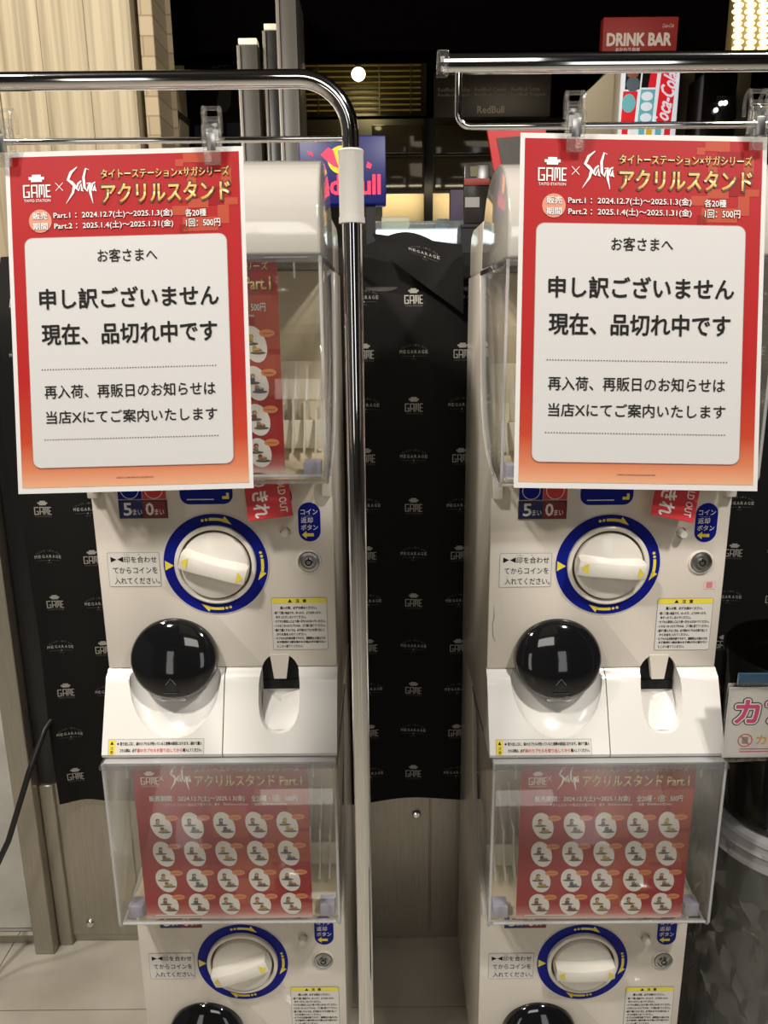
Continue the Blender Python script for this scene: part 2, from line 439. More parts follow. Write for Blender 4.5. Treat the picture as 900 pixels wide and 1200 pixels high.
_t.inputs['Color1'].default_value = (0.50, 0.40, 0.26, 1); _t.inputs['Color2'].default_value = (0.42, 0.33, 0.20, 1); _t.inputs['Mortar'].default_value = (0.30, 0.23, 0.14, 1)
_t.inputs['Scale'].default_value = 6; _t.inputs['Mortar Size'].default_value = 0.012
_l.new(_tc.outputs['Object'], _mp.inputs['Vector']); _l.new(_mp.outputs['Vector'], _t.inputs['Vector']); _l.new(_t.outputs['Color'], _n['Principled BSDF'].inputs['Base Color'])
_n['Principled BSDF'].inputs['Roughness'].default_value = 0.7
xe = at(186, 120, YW + 0.02).x
b = MB(); b.box((xs_seam + 0.004, YW + 0.02, 0), (xe, YW + 0.14, 2.7), BRICK, 0.002, 1); struct('trim_1', b)
# the return of the stone wall running back into the bar
xr = at(214, 110, 2.75).x
b = MB()
b.prism([(xs_seam + 0.05, YW + 0.14), (xe, YW + 0.14), (xr, 2.8), (xr - 0.1, 2.8)], 0, 2.7, BRICK, plane='xy'); struct('wall_return', b)
# black bulkhead over the bar
YB = 2.2; zb = at(300, 62, YB).z
b = MB(); b.box((at(188, 40, YB).x, YB, zb), (3.4, YB + 0.1, 2.7), mat('bulkhead_black', (0.0015, 0.001, 0.001), 1.0, spec=0.0), 0.004); struct('trim_2', b)

# ------------------------------------------------------------------ bar counter front
YC = 1.37
ct = empty('bar_counter', (0, YC, 0), 'long steel bar counter standing behind the machines under the black cloth', 'counter')
b = MB()
zt = 1.34
b.box((-0.70, 0, 0.0), (1.5, 0.55, zt - 0.03), STEEL, 0.002, 1)
b.box((-0.70, -0.004, 0.02), (-0.525, 0.001, 0.43), STEEL, 0.001, 1)
b.box((-0.522, -0.004, 0.02), (-0.06, 0.001, 0.43), STEEL, 0.001, 1)
b.box((-0.057, -0.004, 0.02), (0.087, 0.001, 0.43), STEEL, 0.001, 1)
b.box((0.09, -0.004, 0.02), (1.5, 0.001, 0.43), STEEL, 0.001, 1)
b.box((-0.698, -0.008, 0.388), (-0.45, 0.001, 1.30), mat('opening_shade', (0.012, 0.012, 0.013), 0.25), 0.001, 1)  # black sheet put in for the dark of the opening beside the cloth
b.build('front_panel', ct)
b = MB(); b.box((-0.72, -0.006, zt - 0.03), (1.5, 0.6, zt), mat('counter_top', (0.05, 0.045, 0.04), 0.3), 0.004); b.build('worktop', ct)
b = MB(); b.box((-0.74, -0.036, 0), (-0.699, 0.1, zt - 0.03), STEEL, 0.002, 1); b.box((-0.699, -0.012, 0), (-0.67, 0.01, 0.385), STEEL, 0.002, 1); b.build('corner_post', ct)
for px, py in ((106, 1081), (488, 953)):
    p = at(px, py, YC - 0.004)
    b = MB(Matrix.Translation((p.x, -0.004, p.z)) @ Matrix.Rotation(math.radians(90), 4, 'X'))
    b.lathe([(0.0, 0.007), (0.006, 0.0065), (0.0085, 0.004), (0.009, 0.0)][::-1], CHROME, 20); b.build('bolt', ct)
# white stone wall beside the counter
MARB = noise_mat('pale_marble', (0.50, 0.48, 0.43), (0.64, 0.62, 0.57), 9, 0.25, detail=8)
zm = at(0, 1088, 1.36).z
b = MB(); b.box((-3.2, 1.36, zm), (-0.742, 1.46, 0.74), MARB, 0.002, 1)
b.box((-3.2, 1.36, 0.742), (-0.742, 1.46, 1.30), MARB, 0.002, 1)
struct('wall_low', b)
b = MB(); b.box((-3.2, 1.352, zm - 0.012), (-0.742, 1.46, zm), CHROME, 0.001, 1); b.box((-3.2, 1.365, 0), (-0.742, 1.46, zm - 0.013), STEEL); struct('baseboard_left', b)
# black cable hanging down the wall
b = MB()
pts = [(76, 822, 1.357), (64, 838, 1.353), (52, 856, 1.325), (34, 905, 1.28), (22, 945, 1.27), (10, 985, 1.265), (-4, 1015, 1.26), (-20, 1060, 1.26)]
P = [at(*q) for q in pts]
path = []
for i in range(len(P) - 1):
    for t in range(6): path.append(P[i].lerp(P[i + 1], t / 6))
path.append(P[-1]); path += [Vector((P[-1].x - 0.02, 1.25, 0.02)), Vector((P[-1].x - 0.15, 1.2, 0.006))]
b.tube(path, 0.0055, mat('cable_black', (0.010, 0.010, 0.010), 0.4), 10)
tag(b.build('power_cable'), 'black power cable drooping in front of the pale wall at the counter corner', 'cable')

# ------------------------------------------------------------------ printed cloth
YF = 1.345
def cloth(x, z):
    y = YF + 0.006 * math.sin(x * 9 + 0.7) * math.cos(z * 1.3) + 0.0035 * math.sin(x * 31 + z * 2.0)
    if x < -0.42: y += 0.004 * math.sin((x + 0.42) * 60 + z * 0.8) * min(1, (-0.42 - x) * 8)
    y += 0.003 * math.sin(z * 15 + x * 4)
    y = min(y, YF + 0.013)
    if z > 1.30:                              # rolls back over the top edge
        t = (z - 1.30)
        y += 0.5 * t + 0.006 * math.sin(x * 42 + 1) * min(1, t * 20)
    return Vector((x, y - 0.004, z))
def cloth_top(x): return 1.405 + 0.018 * math.sin(x * 14 + 1.2) + 0.009 * math.sin(x * 37)
def cloth_bot(x): return 0.355 + 0.004 * math.sin(x * 20) if x < 0.5 else 0.355
b = MB()
nx, nz = 330, 60
x0, x1 = -0.652, 0.98
vs = []; fs = []
for i in range(nx + 1):
    x = x0 + (x1 - x0) * i / nx; a, c = cloth_bot(x), cloth_top(x)
    for j in range(nz + 1):
        z = a + (c - a) * j / nz
        p = cloth(x, z)
        vs.append(p)
for i in range(nx):
    for j in range(nz):
        q = i * (nz + 1) + j; fs.append((q, q + nz + 1, q + nz + 2, q + 1))
b.add(vs, fs, CLOTH)
# back fall over the worktop
vs = []; fs = []
for i in range(nx + 1):
    x = x0 + (x1 - x0) * i / nx; t = cloth(x, cloth_top(x))
    for j in range(6):
        u = j / 5; vs.append((t.x, t.y + 0.12 * u, t.z - (t.z - zt - 0.004) * u ** 1.5 + 0.006 * math.sin(x * 25 + j)* u * (1 - u) * 4))
for i in range(nx):
    for j in range(5):
        q = i * 6 + j; fs.append((q, q + 6, q + 7, q + 1))
b.add(vs, fs, CLOTH)
def on_cloth(q): 
    p = cloth(q.x, q.y); p.y -= 0.0020 + q.z; return p
b.fn = on_cloth
gx, gz = 0.0836, 0.0905
for i in range(-8, 11):
    for j in range(-7, 5):
        cx = 0.0534 + gx * i; cz = 0.9600 + gz * j
        if cx > 0.95 or cz > 1.34 or cz < 0.38: continue
        if (i + j) % 2 == 0: game_logo(b, cx, cz - 0.004, 0.031, LOGOGREY, LOGODIM, 1)
        else: garage_logo(b, cx, cz, 0.050, LOGOGREY, LOGODIM, 1)
b.fn = None
# folded-over corner hanging at the middle
A, B_, C_, D_ = at(436, 272, 1.327), at(543, 285, 1.327), at(543, 368, 1.325), at(446, 296, 1.325)
vs = []; fs = []; N = 14
for i in range(N + 1):
    for j in range(N + 1):
        u, v = i / N, j / N
        p = A.lerp(B_, u).lerp(D_.lerp(C_, u), v)
        p.y += 0.004 * math.sin(u * 9 + v * 3) + 0.02 * (1 - v) ** 3 ; vs.append(p)
for i in range(N):
    for j in range(N):
        q = i * (N + 1) + j; fs.append((q, q + 1, q + N + 2, q + N + 1))
b.add(vs, fs, CLOTH)
def flapmap(q):
    u, v = q.x, q.y
    p = A.lerp(B_, u).lerp(D_.lerp(C_, u), v); p.y += 0.004 * math.sin(u * 9 + v * 3) + 0.02 * (1 - v) ** 3 - 0.0012 - q.z; return p
class Sub:
    pass
def scaled(mapper, ox, oy, sx, sy):
    return lambda q: mapper(Vector((ox + q.x * sx, oy + q.y * sy, q.z)))
b.fn = scaled(flapmap, 0.56, 0.30, 1 / 0.125, -1 / 0.09)
garage_logo(b, 0, 0, 0.046, LOGOGREY, LOGODIM, 1)
b.fn = None
clo = tag(b.build('printed_cloth'), 'black cloth printed all over with small grey arcade logos, hung over the counter', 'cloth')

# ------------------------------------------------------------------ capsule machine
KZ = 0.26            # dial centre above the base of a unit
YP = 0.989           # plane of the front panels
T0 = Matrix.Translation((0, 0, KZ))
def panel_frame(y=0.0, x=0.0, z=0.0, rot=0.0):
    """sheet frame on the upright front: x right, y up, z towards the viewer"""
    M = Matrix(((1, 0, 0, x), (0, 0, -1, y), (0, 1, 0, z + KZ), (0, 0, 0, 1)))
    return M @ Matrix.Rotation(rot, 4, 'Z')
SL = Vector((0, 0.044, 0.096)).normalized()          # up along the sloping skirt
def skirt_frame(): 
    n = Vector((1, 0, 0)).cross(SL)
    o = Vector((0, -0.056, -0.256 + KZ))
    return Matrix(((1, 0, 0, o.x), (0, SL.y, n.y, o.y), (0, SL.z, n.z, o.z), (0, 0, 0, 1)))

HOOD_BACK = [(-0.046, 0.122), (0.011, 0.131), (0.060, 0.146), (0.098, 0.172), (0.122, 0.205), (0.138, 0.245), (0.150, 0.30), (0.160, 0.36), (0.164, 0.3905)]
def arc(cx, cz, r, a0, a1, n): return [(cx + r * math.cos(math.radians(a0 + (a1 - a0) * k / n)), cz + r * math.sin(math.radians(a0 + (a1 - a0) * k / n))) for k in range(n + 1)]

def make_unit():
    u = empty('capsule_machine', (0, YP, 0), 'x', 'capsule machine', 'white capsule machines')
    # shell
    b = MB(T0)
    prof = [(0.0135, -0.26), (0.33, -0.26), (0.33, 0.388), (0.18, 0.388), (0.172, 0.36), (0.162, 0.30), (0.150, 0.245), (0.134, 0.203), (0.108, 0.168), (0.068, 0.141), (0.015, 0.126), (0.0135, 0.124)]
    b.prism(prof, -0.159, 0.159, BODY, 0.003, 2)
    b.build('shell', u)
    # front panel with the upper part of the coin return cut out
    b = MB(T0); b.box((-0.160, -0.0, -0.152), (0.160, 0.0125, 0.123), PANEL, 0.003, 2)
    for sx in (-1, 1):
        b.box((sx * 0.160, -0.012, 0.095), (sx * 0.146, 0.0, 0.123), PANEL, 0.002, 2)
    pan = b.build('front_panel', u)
    def cutter_oval(x, z, rx, rz, y0, y1, e=2.6):
        q = MB(T0); pts = []
        for k in range(40):
            t = 2 * math.pi * k / 40; c, s = math.cos(t), math.sin(t)
            pts.append((x + rx * math.copysign(abs(c) ** (2 / e), c), z + rz * math.copysign(abs(s) ** (2 / e), s)))
        q.prism(pts, y0, y1, SKIRT, plane='xz'); return q.build('cutter', u)
    CX, CZ = 0.0802, -0.181
    boolean_cut(pan, [cutter_oval(CX, CZ, 0.0285, 0.0485, -0.1, 0.0118)])
    # skirts
    sp = [(0.0125, -0.1525), (-0.001, -0.1525), (-0.004, -0.156), (-0.0115, -0.1605), (-0.0155, -0.1685), (-0.0555, -0.2535), (-0.0535, -0.2585), (-0.048, -0.26), (0.0125, -0.26)]
    SPL = 0.0042
    b = MB(T0); b.prism(sp, -0.1605, SPL - 0.0008, SKIRT, 0.0); sk = b.build('capsule_chute', u)
    # ellipsoid: scale in its own frame
    q2 = MB(); Mx = T0 @ Matrix.Translation((-0.0645, -0.0115, -0.156)) @ Matrix.Rotation(math.radians(-24), 4, 'X') @ Matrix.Diagonal((0.0640, 0.0235, 0.086, 1))
    q2.M = Mx; q2.lathe([(0.0, -1.0)] + [(math.cos(math.radians(a)), math.sin(math.radians(a))) for a in range(-80, 81, 8)] + [(0.0, 1.0)], SKIRT, 48)
    boolean_cut(sk, [q2.build('cutter', u)])
    b = MB(T0); b.prism(sp, SPL + 0.0008, 0.1605, SKIRT, 0.0); rk = b.build('coin_tray', u)
    boolean_cut(rk, [cutter_oval(CX, CZ, 0.0285, 0.0485, -0.1, 0.0118)])
    # caution strip on the skirt
    b = MB(skirt_frame() @ Matrix.Translation((-0.0865, 0.0125, 0.0004)))
    w, h = 0.131, 0.0215
    b.rrect(-w / 2, -h / 2, w / 2, h / 2, 0.001, GREYINK, 1); b.rrect(-w / 2 + 0.0005, -h / 2 + 0.0005, w / 2 - 0.0005, h / 2 - 0.0005, 0.0008, STICK, 2)
    b.rect(-w / 2 + 0.001, -h / 2 + 0.001, -w / 2 + 0.0095, h / 2 - 0.001, YEL, 3)
    b.text('注', -w / 2 + 0.0032, -0.0032, -w / 2 + 0.0075, 0.0012, INK, 4); b.text('意', -w / 2 + 0.0032, -0.0088, -w / 2 + 0.0075, -0.0044, INK, 4)
    b.poly([(-w / 2 + 0.003, 0.0035), (-w / 2 + 0.0078, 0.0035), (-w / 2 + 0.0054, 0.008)], INK, 4)
    b.ell(-w / 2 + 0.0135, 0.0045, 0.0014, 0.0014, INK, 3, n=10)
    b.text('取り出し口に、前のカプセルが残っていると故障の原因になります。続けて購入', -w / 2 + 0.0165, 0.0022, w / 2 - 0.003, 0.0068, INK, 3, bold=0.01)
    b.text('される際は、必ず', -w / 2 + 0.0165, -0.0066, -0.0265, -0.002, INK, 3, bold=0.01)
    b.text('前のカプセルを取り出してから', -0.0257, -0.0068, 0.036, -0.0018, REDTXT, 3, bold=0.02)
    b.text('購入してください。', 0.037, -0.0066, w / 2 - 0.003, -0.002, INK, 3, bold=0.01)
    tag(b.build('caution_strip', sk), 'white strip with yellow end and black and red print')
    # inside of the coin return
    b = MB(T0)
    b.box((CX - 0.0265, 0.0105, -0.19), (CX + 0.0265, 0.0117, -0.134), DARKSLOT)
    b.prism([(0.0100, -0.1895), (0.0100, -0.176), (0.0085, -0.176), (0.0085, -0.1895)], CX - 0.0262, CX + 0.0262, DARKSLOT)
    b.build('slot_shadow_plate', rk)
    b = MB(T0); M0 = b.M
    b.add([(CX - 0.0135, -0.0012, -0.1325), (CX + 0.0135, -0.0012, -0.1325), (CX + 0.0085, -0.0035, -0.168), (CX - 0.0085, -0.0035, -0.168),
           (CX - 0.0135, 0.0112, -0.1325), (CX + 0.0135, 0.0112, -0.1325), (CX + 0.0085, 0.0045, -0.168), (CX - 0.0085, 0.0045, -0.168)],
          [(3, 2, 1, 0), (4, 5, 6, 7), (0, 4, 7, 3), (1, 2, 6, 5), (3, 7, 6, 2), (0, 1, 5, 4)], PANEL)
    b.build('tongue', rk, 30)
    b = MB(T0)
    v = [(CX - 0.027, 0.0112, -0.190), (CX, 0.0112, -0.200), (CX + 0.027, 0.0112, -0.190), (CX - 0.024, -0.030, -0.222), (CX - 0.012, -0.036, -0.2285), (CX + 0.012, -0.036, -0.2285), (CX + 0.024, -0.030, -0.222), (CX, -0.004, -0.2045)]
    b.add(v, [(0, 3, 7), (0, 7, 1), (1, 7, 2), (2, 7, 6), (3, 4, 7), (4, 5, 7), (5, 6, 7)], SKIRT)
    b.build('coin_scoop', rk, 10)
    # round black capsule door
    nrm = Vector((0, -0.955, 0.297)); up = Vector((0, 0.297, 0.955))
    Md = T0 @ Matrix(((1, 0, 0, -0.0635), (0, up.y, nrm.y, -0.0115), (0, up.z, nrm.z, -0.1315), (0, 0, 0, 1)))
    R_ = 0.0600
    b = MB(Md)
    prof = [(R_ - 0.002, -0.014), (R_, -0.010), (R_, 0.0), (R_ - 0.0008, 0.003)] + [(R_ * 0.985 * math.cos(math.radians(a)), 0.003 + 0.017 * math.sin(math.radians(a))) for a in range(8, 90, 6)] + [(0.0, 0.020)]
    b.lathe(prof, BLACKGLOSS, 64, sy=0.94)
    dr = b.build('capsule_door', u, 50)
    b = MB(Md)
    g = mat('grey_mark', (0.22, 0.22, 0.22), 0.4)
    def dz(x, y): 
        r = min(0.98, math.hypot(x, y) / (R_ * 0.985)); return 0.0032 + 0.017 * math.sqrt(1 - r * r)
    for pth in ([(-0.007, -0.034), (0.0, -0.0255), (0.007, -0.034)],):
        b.tube([(x, y, dz(x, y)) for x, y in pth], 0.00035, g, 6)
    b.tube([(x, y, dz(x, y)) for x, y in [(-0.010, -0.046), (0.010, -0.046)]], 0.0012, BLACK, 8)
    b.build('push_mark', dr)
    b = MB(Md); b.box((-0.016, -R_ * 0.94 - 0.0022, -0.004), (0.016, -R_ * 0.94 + 0.002, 0.002), SKIRT, 0.001); b.build('door_lip', dr)
    # dial: printed ring
    b = MB(panel_frame(-0.0002))
    b.lathe([(0.0455, 0.0), (0.0455, 0.0004), (0.0490, 0.0004), (0.0490, 0.0)], mat('groove_shade', (0.10, 0.08, 0.055), 0.6), 64)  # shade in the gap round the knob, painted as a dark ring
    b.lathe([(0.0545, 0.0), (0.0545, 0.0007), (0.0717, 0.0007), (0.0717, 0.0)], STICK, 96)
    b.M = panel_frame(-0.0010)
    b.ring(0, 0, 0.0550, 0.0705, BLUE, 1, n=96)
    def polar(r, a): return (r * math.cos(math.radians(a)), r * math.sin(math.radians(a)))
    for ctr in (85, -3, -93):                      # clockwise arrows
        s = -1
        b.ring(0, 0, 0.0612, 0.0652, YEL, 3, ctr + 10, ctr - 8, 10)
        head = [polar(0.0608, ctr - 19)] + [polar(0.0608, ctr - 8), polar(0.0612, ctr - 6), polar(0.0690, ctr - 8)]
        b.poly(head, YEL, 3)
        for d in (13.2, 18.0):
            b.ell(*polar(0.0632, ctr + d), 0.0020, 0.0020, YEL, 3, n=14)
    b.poly([(-0.0685, 0.0062), (-0.0685, -0.0078), (-0.0565, -0.001)], YEL, 3)
    tag(b.build('dial_ring', pan), 'flat blue ring with yellow curved arrows')
    b = MB(panel_frame(0))
    b.lathe([(0.0488, 0.0005), (0.0488, 0.0052), (0.0497, 0.0068), (0.0530, 0.0072), (0.0548, 0.0060), (0.0552, 0.0)], KNOB, 96)
    b.build('bezel', pan)
    # knob (its children turn with it)
    kn = MB(panel_frame(0)); K = kn
    K.lathe([(0.0458, 0.0008), (0.0458, 0.0080), (0.0448, 0.0100), (0.0390, 0.0120), (0.0, 0.0135)], KNOB, 96)
    knob = K.build('dial_knob', u, 40)
    b = MB(Matrix.Identity(4))
    secs = []
    for k in range(13):
        x = -0.0445 + 0.089 * k / 12; e = abs(x) / 0.0445
        lim = math.sqrt(max(0.0, 0.0462 ** 2 - x * x))
        base = min(lim, 0.0165 - 0.003 * (1 - e)); top = min(lim * 0.9, 0.0095 + 0.0008 * e)
        h = 0.0300 - 0.0055 * e ** 4; 
        secs.append([(x, -base, 0.010), (x, -top - 0.0012, h - 0.004), (x, -top, h - 0.001), (x, -top + 0.002, h), (x, top - 0.002, h), (x, top, h - 0.001), (x, top + 0.0012, h - 0.004), (x, base, 0.010)])
    vs = [p for s in secs for p in s]; fs = []
    for i in range(12):
        for j in range(7):
            a = i * 8 + j; fs.append((a, a + 8, a + 9, a + 1))
    fs.append(tuple(range(8))); fs.append(tuple(12 * 8 + j for j in range(8))[::-1])
    b.add(vs, fs, KNOB)
    def topz(x): return 0.0302 - 0.0055 * (abs(x) / 0.0445) ** 4 + 0.0004
    for sgn in (-1, 1):
        tri = [(sgn * 0.0425, -0.0015), (sgn * 0.0335, 0.0075), (sgn * 0.0335, -0.0085)]
        if sgn < 0: tri = [(sgn * 0.0425, 0.0015), (sgn * 0.0335, 0.0085), (sgn * 0.0335, -0.0075)]
        a = [(x, y, topz(x)) for x, y in tri]
        b.add(a, [(0, 1, 2)] if sgn > 0 else [(0, 2, 1)], YEL)
    grip = b.build('grip', knob, 35)
    grip.matrix_local = panel_frame(0)
    # instruction sticker
    b = MB(panel_frame(-0.0002, -0.111, -0.0065))
    w, h = 0.0705, 0.0485
    b.rrect(-w / 2, -h / 2, w / 2, h / 2, 0.002, GREYINK, 1); b.rrect(-w / 2 + 0.0005, -h / 2 + 0.0005, w / 2 - 0.0005, h / 2 - 0.0005, 0.0017, STICK, 2)
    b.poly([(-0.0305, 0.0185), (-0.0305, 0.0105), (-0.0225, 0.0145)], INK, 3); b.poly([(-0.0135, 0.0185), (-0.0135, 0.0105), (-0.0215, 0.0145)], INK, 3)
    b.text('印を合わせ', -0.0125, 0.0098, 0.0315, 0.0188, INK, 3, bold=0.012)
    b.text('てからコインを', -0.0285, -0.0052, 0.0315, 0.0036, INK, 3, bold=0.012)
    b.text('入れてください。', -0.0275, -0.0205, 0.0335, -0.0112, INK, 3, bold=0.012)
    b.text('しるし', -0.0118, 0.0202, -0.0042, 0.0222, INK, 3); b.text('あ', 0.0072, 0.0202, 0.0092, 0.0222, INK, 3); b.text('い', -0.025, -0.0095, -0.0228, -0.0078, INK, 3)
    tag(b.build('instruction_sticker', pan), 'white sticker with three lines of black lettering')
    # caution sticker
    b = MB(panel_frame(-0.0002, 0.1102, -0.0873))
    w, h = 0.0765, 0.077
    b.rrect(-w / 2, -h / 2, w / 2, h / 2, 0.0028, GREYINK, 1); b.rrect(-w / 2 + 0.0006, -h / 2 + 0.0006, w / 2 - 0.0006, h / 2 - 0.0006, 0.0024, STICK, 2)
    b.rrect(-w / 2 + 0.0006, h / 2 - 0.0080, w / 2 - 0.0006, h / 2 - 0.0006, 0.0020, YEL, 3)
    b.text('注', -0.0045, h / 2 - 0.0070, 0.0005, h / 2 - 0.0020, INK, 4, bold=0.02); b.text('意', 0.0050, h / 2 - 0.0070, 0.0100, h / 2 - 0.0020, INK, 4, bold=0.02)
    b.poly([(-0.0155, h / 2 - 0.0068), (-0.0095, h / 2 - 0.0068), (-0.0125, h / 2 - 0.0020)], INK, 4)
    lines = [('購入の際、必ずお読みください。', -0.026, 0.024, 0.0238, 0.02), ('・硬くて重い商品です。のったり、よりかかったり、', -0.0355, 0.0300, 0.0165, 0.0),
             ('ゆすったりしないでください。', -0.0325, 0.0090, 0.0102, 0.0), ('・カプセル取出し口より奥へ手を入れないでください。', -0.0355, 0.0350, 0.0040, 0.0),
             ('・いらなくなったカプセルは、ゴミ箱に捨ててください。', -0.0355, 0.0350, -0.0024, 0.0), ('・続けて購入するときは、必ず前のカプセルを取り出して', -0.0355, 0.0335, -0.0090, 0.0),
             ('からお金を入れてください。', -0.0325, 0.0085, -0.0150, 0.0), ('・カプセルは対象年齢ですので、誤飲防止の為小さな', -0.0355, 0.0345, -0.0210, 0.0),
             ('お子様(特に3歳未満のお子様)の手の届かない', -0.0325, 0.0350, -0.0268, 0.0), ('ところへ捨ててください。', -0.0325, 0.0035, -0.0328, 0.0)]
    for s, xa, xb, y, bo in lines: b.text(s, xa, y - 0.0021, xb, y + 0.0021, INK, 3, bold=0.012 + bo)
    tag(b.build('caution_sticker', pan), 'white sticker with yellow heading bar and small black print')
    # price display
    b = MB(panel_frame(-0.0006, -0.0915, 0.0775))
    b.M = panel_frame(0.0, -0.0915, 0.0775)
    b.box((-0.0322, -0.0125, 0), (0.0322, 0.0125, 0.0016), mat('display_brown', (0.055, 0.028, 0.025), 0.3), 0.0006)
    b.box((-0.0322, 0.0135, 0), (0.0322, 0.036, 0.0012), STICK, 0.0004)
    b.M = panel_frame(-0.0016, -0.0915, 0.0775)
    b.rect(-0.0305, -0.0108, -0.0005, 0.0108, mat('display_blue', (0.012, 0.022, 0.12), 0.3), 1); b.rect(0.0005, -0.0108, 0.0305, 0.0108, mat('display_red', (0.22, 0.020, 0.02), 0.3), 1)
    b.text('5', -0.0255, -0.0078, -0.0150, 0.0088, WHITE, 2, bold=0.05); b.text('まい', -0.0135, -0.0075, -0.0015, 0.0005, WHITE, 2, bold=0.02)
    b.text('0', 0.0040, -0.0078, 0.0140, 0.0088, WHITE, 2, bold=0.05); b.text('まい', 0.0155, -0.0075, 0.0275, 0.0005, WHITE, 2, bold=0.02)
    b.rect(-0.0318, 0.0140, -0.0003, 0.0355, BLUE, 1); b.rect(0.0003, 0.0140, 0.0318, 0.0355, TAGRED, 1)
    for cx in (-0.0158, 0.0158): b.ring(cx, 0.0265, 0.0112, 0.0120, WHITE, 2, n=28)
    tag(b.build('price_display', pan), 'blue and red display reading how many coins')
    # blue sticker above the dial, most of it behind the sign
    b = MB(panel_frame(-0.0002, -0.007, 0.100))
    b.rrect(-0.035, -0.0165, 0.035, 0.0165, 0.0125, BLUE, 1)
    b.poly([(0.021, -0.0095), (0.030, -0.0095), (0.030, -0.001), (0.0265, -0.001), (0.0265, -0.0055), (0.021, -0.0055)], YEL, 2)
    b.rect(-0.026, -0.0105, 0.010, -0.0092, WHITE, 2)
    tag(b.build('coin_entry_sticker', pan), 'rounded blue sticker with a yellow arrow')
    # coin slot
    b = MB(panel_frame(0, 0.0845, 0.0925))
    b.lathe([(0.0215, 0.0), (0.0215, 0.0012)], BLACK, 48); b.lathe([(0.0203, 0.001), (0.0203, 0.0024), (0.0190, 0.0030), (0.0, 0.0030)], LOCKM, 48)
    b.box((0.001, -0.0145, 0.003), (0.0095, -0.0055, 0.0036), GREYPL, 0.0005); b.box((0.0045, -0.0125, 0.0036), (0.0090, -0.0085, 0.004), DARKSLOT)
    b.box((-0.0016, -0.003, 0.003), (0.0016, 0.014, 0.0036), DARKSLOT)
    b.build('coin_slot', pan)
    # coin return sticker
    b = MB(panel_frame(-0.0002, 0.1280, 0.0578))
    b.rrect(-0.0148, -0.0270, 0.0148, 0.0270, 0.0147, BLUE, 1)
    b.text('コイン', -0.0112, 0.0105, 0.0112, 0.0178, WHITE, 2, bold=0.02); b.text('返却', -0.0112, -0.0012, 0.0046, 0.0066, WHITE, 2, bold=0.015)
    b.text('ボタン', -0.0112, -0.0110, 0.0112, -0.0036, WHITE, 2, bold=0.02)
    b.text('へんきゃく', -0.0100, 0.0075, 0.0040, 0.0088, WHITE, 2)
    b.poly([(-0.0105, -0.0175), (-0.0042, -0.0122), (-0.0042, -0.0155), (0.0055, -0.0155), (0.0055, -0.0198), (-0.0042, -0.0198), (-0.0042, -0.0230)], YEL, 2)
    tag(b.build('coin_return_sticker', pan), 'tall blue pill sticker with white lettering and yellow arrow')
    # return button
    b = MB(panel_frame(0, 0.0955, 0.0445))
    b.lathe([(0.0072, 0.0), (0.0072, 0.0008)], DARKSLOT, 32); b.lathe([(0.0072, 0.0008), (0.0085, 0.0014), (0.0090, 0.0002)], PANEL, 32)
    b.lathe([(0.0052, 0.0008), (0.0052, 0.0105), (0.0046, 0.0115), (0.0, 0.0117)], SKIRT, 32)
    b.build('return_button', pan)
    # key lock
    b = MB(panel_frame(0, 0.1258, 0.0028))
    b.lathe([(0.0170, 0.0), (0.0164, 0.0022), (0.0148, 0.0028), (0.0146, 0.0008), (0.0, 0.0008)], PANEL, 40)
    b.build('lock_rosette', pan)
    b = MB(panel_frame(0, 0.1258, 0.0028))
    b.lathe([(0.0140, 0.0008), (0.0134, 0.0036), (0.0100, 0.0046), (0.0092, 0.0030), (0.0060, 0.0030), (0.0060, 0.0056), (0.0048, 0.0060), (0.0046, 0.0034), (0.0030, 0.0034), (0.0030, 0.0056), (0.0, 0.0056)], LOCKM, 40)
    b.M = b.M @ Matrix.Translation((0, 0, 0.0061)); b.ring(0, 0, 0.0030, 0.0047, INK, 0.2, n=28); b.rect(-0.0009, 0.002, 0.0009, 0.0066, INK, 0.3)
    tag(b.build('key_lock', pan), 'round metal tubular key lock')
    # ------------- clear hood
    front = [(-0.068, 0.3905), (-0.068, 0.140)] + arc(-0.050, 0.140, 0.018, 180, 262, 6)[1:]
    path = front + HOOD_BACK
    bm = bmesh.new(); hw = 0.1585
    A = [bm.verts.new((-hw, y, z)) for y, z in path]; B = [bm.verts.new((hw, y, z)) for y, z in path]
    edges = []
    for i in range(len(path) - 1): bm.faces.new((A[i], A[i + 1], B[i + 1], B[i]))
    bm.faces.new(A[::-1]); bm.faces.new(B)
    bmesh.ops.recalc_face_normals(bm, faces=bm.faces[:])
    ed = [e for e in bm.edges if abs(e.verts[0].co.x - e.verts[1].co.x) < 1e-6 and len(e.link_faces) == 2]
    bmesh.ops.bevel(bm, geom=ed, offset=0.005, segments=3, affect='EDGES', profile=0.5)
    b = MB(T0); b.bm(bm, CLEAR)
    hood = b.build('clear_hood', u, 50)
    md = hood.modifiers.new('shell', 'SOLIDIFY'); md.thickness = 0.0022; md.offset = -1
    # light caught on the hood edges, put in as whitish tubes
    b = MB(T0)
    for sx in (-1, 1):
        b.tube([(sx * (hw - 0.0015), y + (0.0012 if i < 2 else 0), z) for i, (y, z) in enumerate(path)], 0.0020, CLEAREDGE, 8)
    b.tube([(-hw + 0.006, -0.0662, 0.134), (hw - 0.006, -0.0662, 0.134)], 0.0022, CLEAREDGE, 8)
    b.tube([(-hw + 0.004, -0.050, 0.1225), (hw - 0.004, -0.050, 0.1225)], 0.0018, CLEAREDGE, 8)
    b.build('hood_edge_glint', hood)
    b = MB(T0)
    b.box((-0.1605, -0.0715, 0.3835), (0.1605, -0.0645, 0.3905), RAILM, 0.0012)
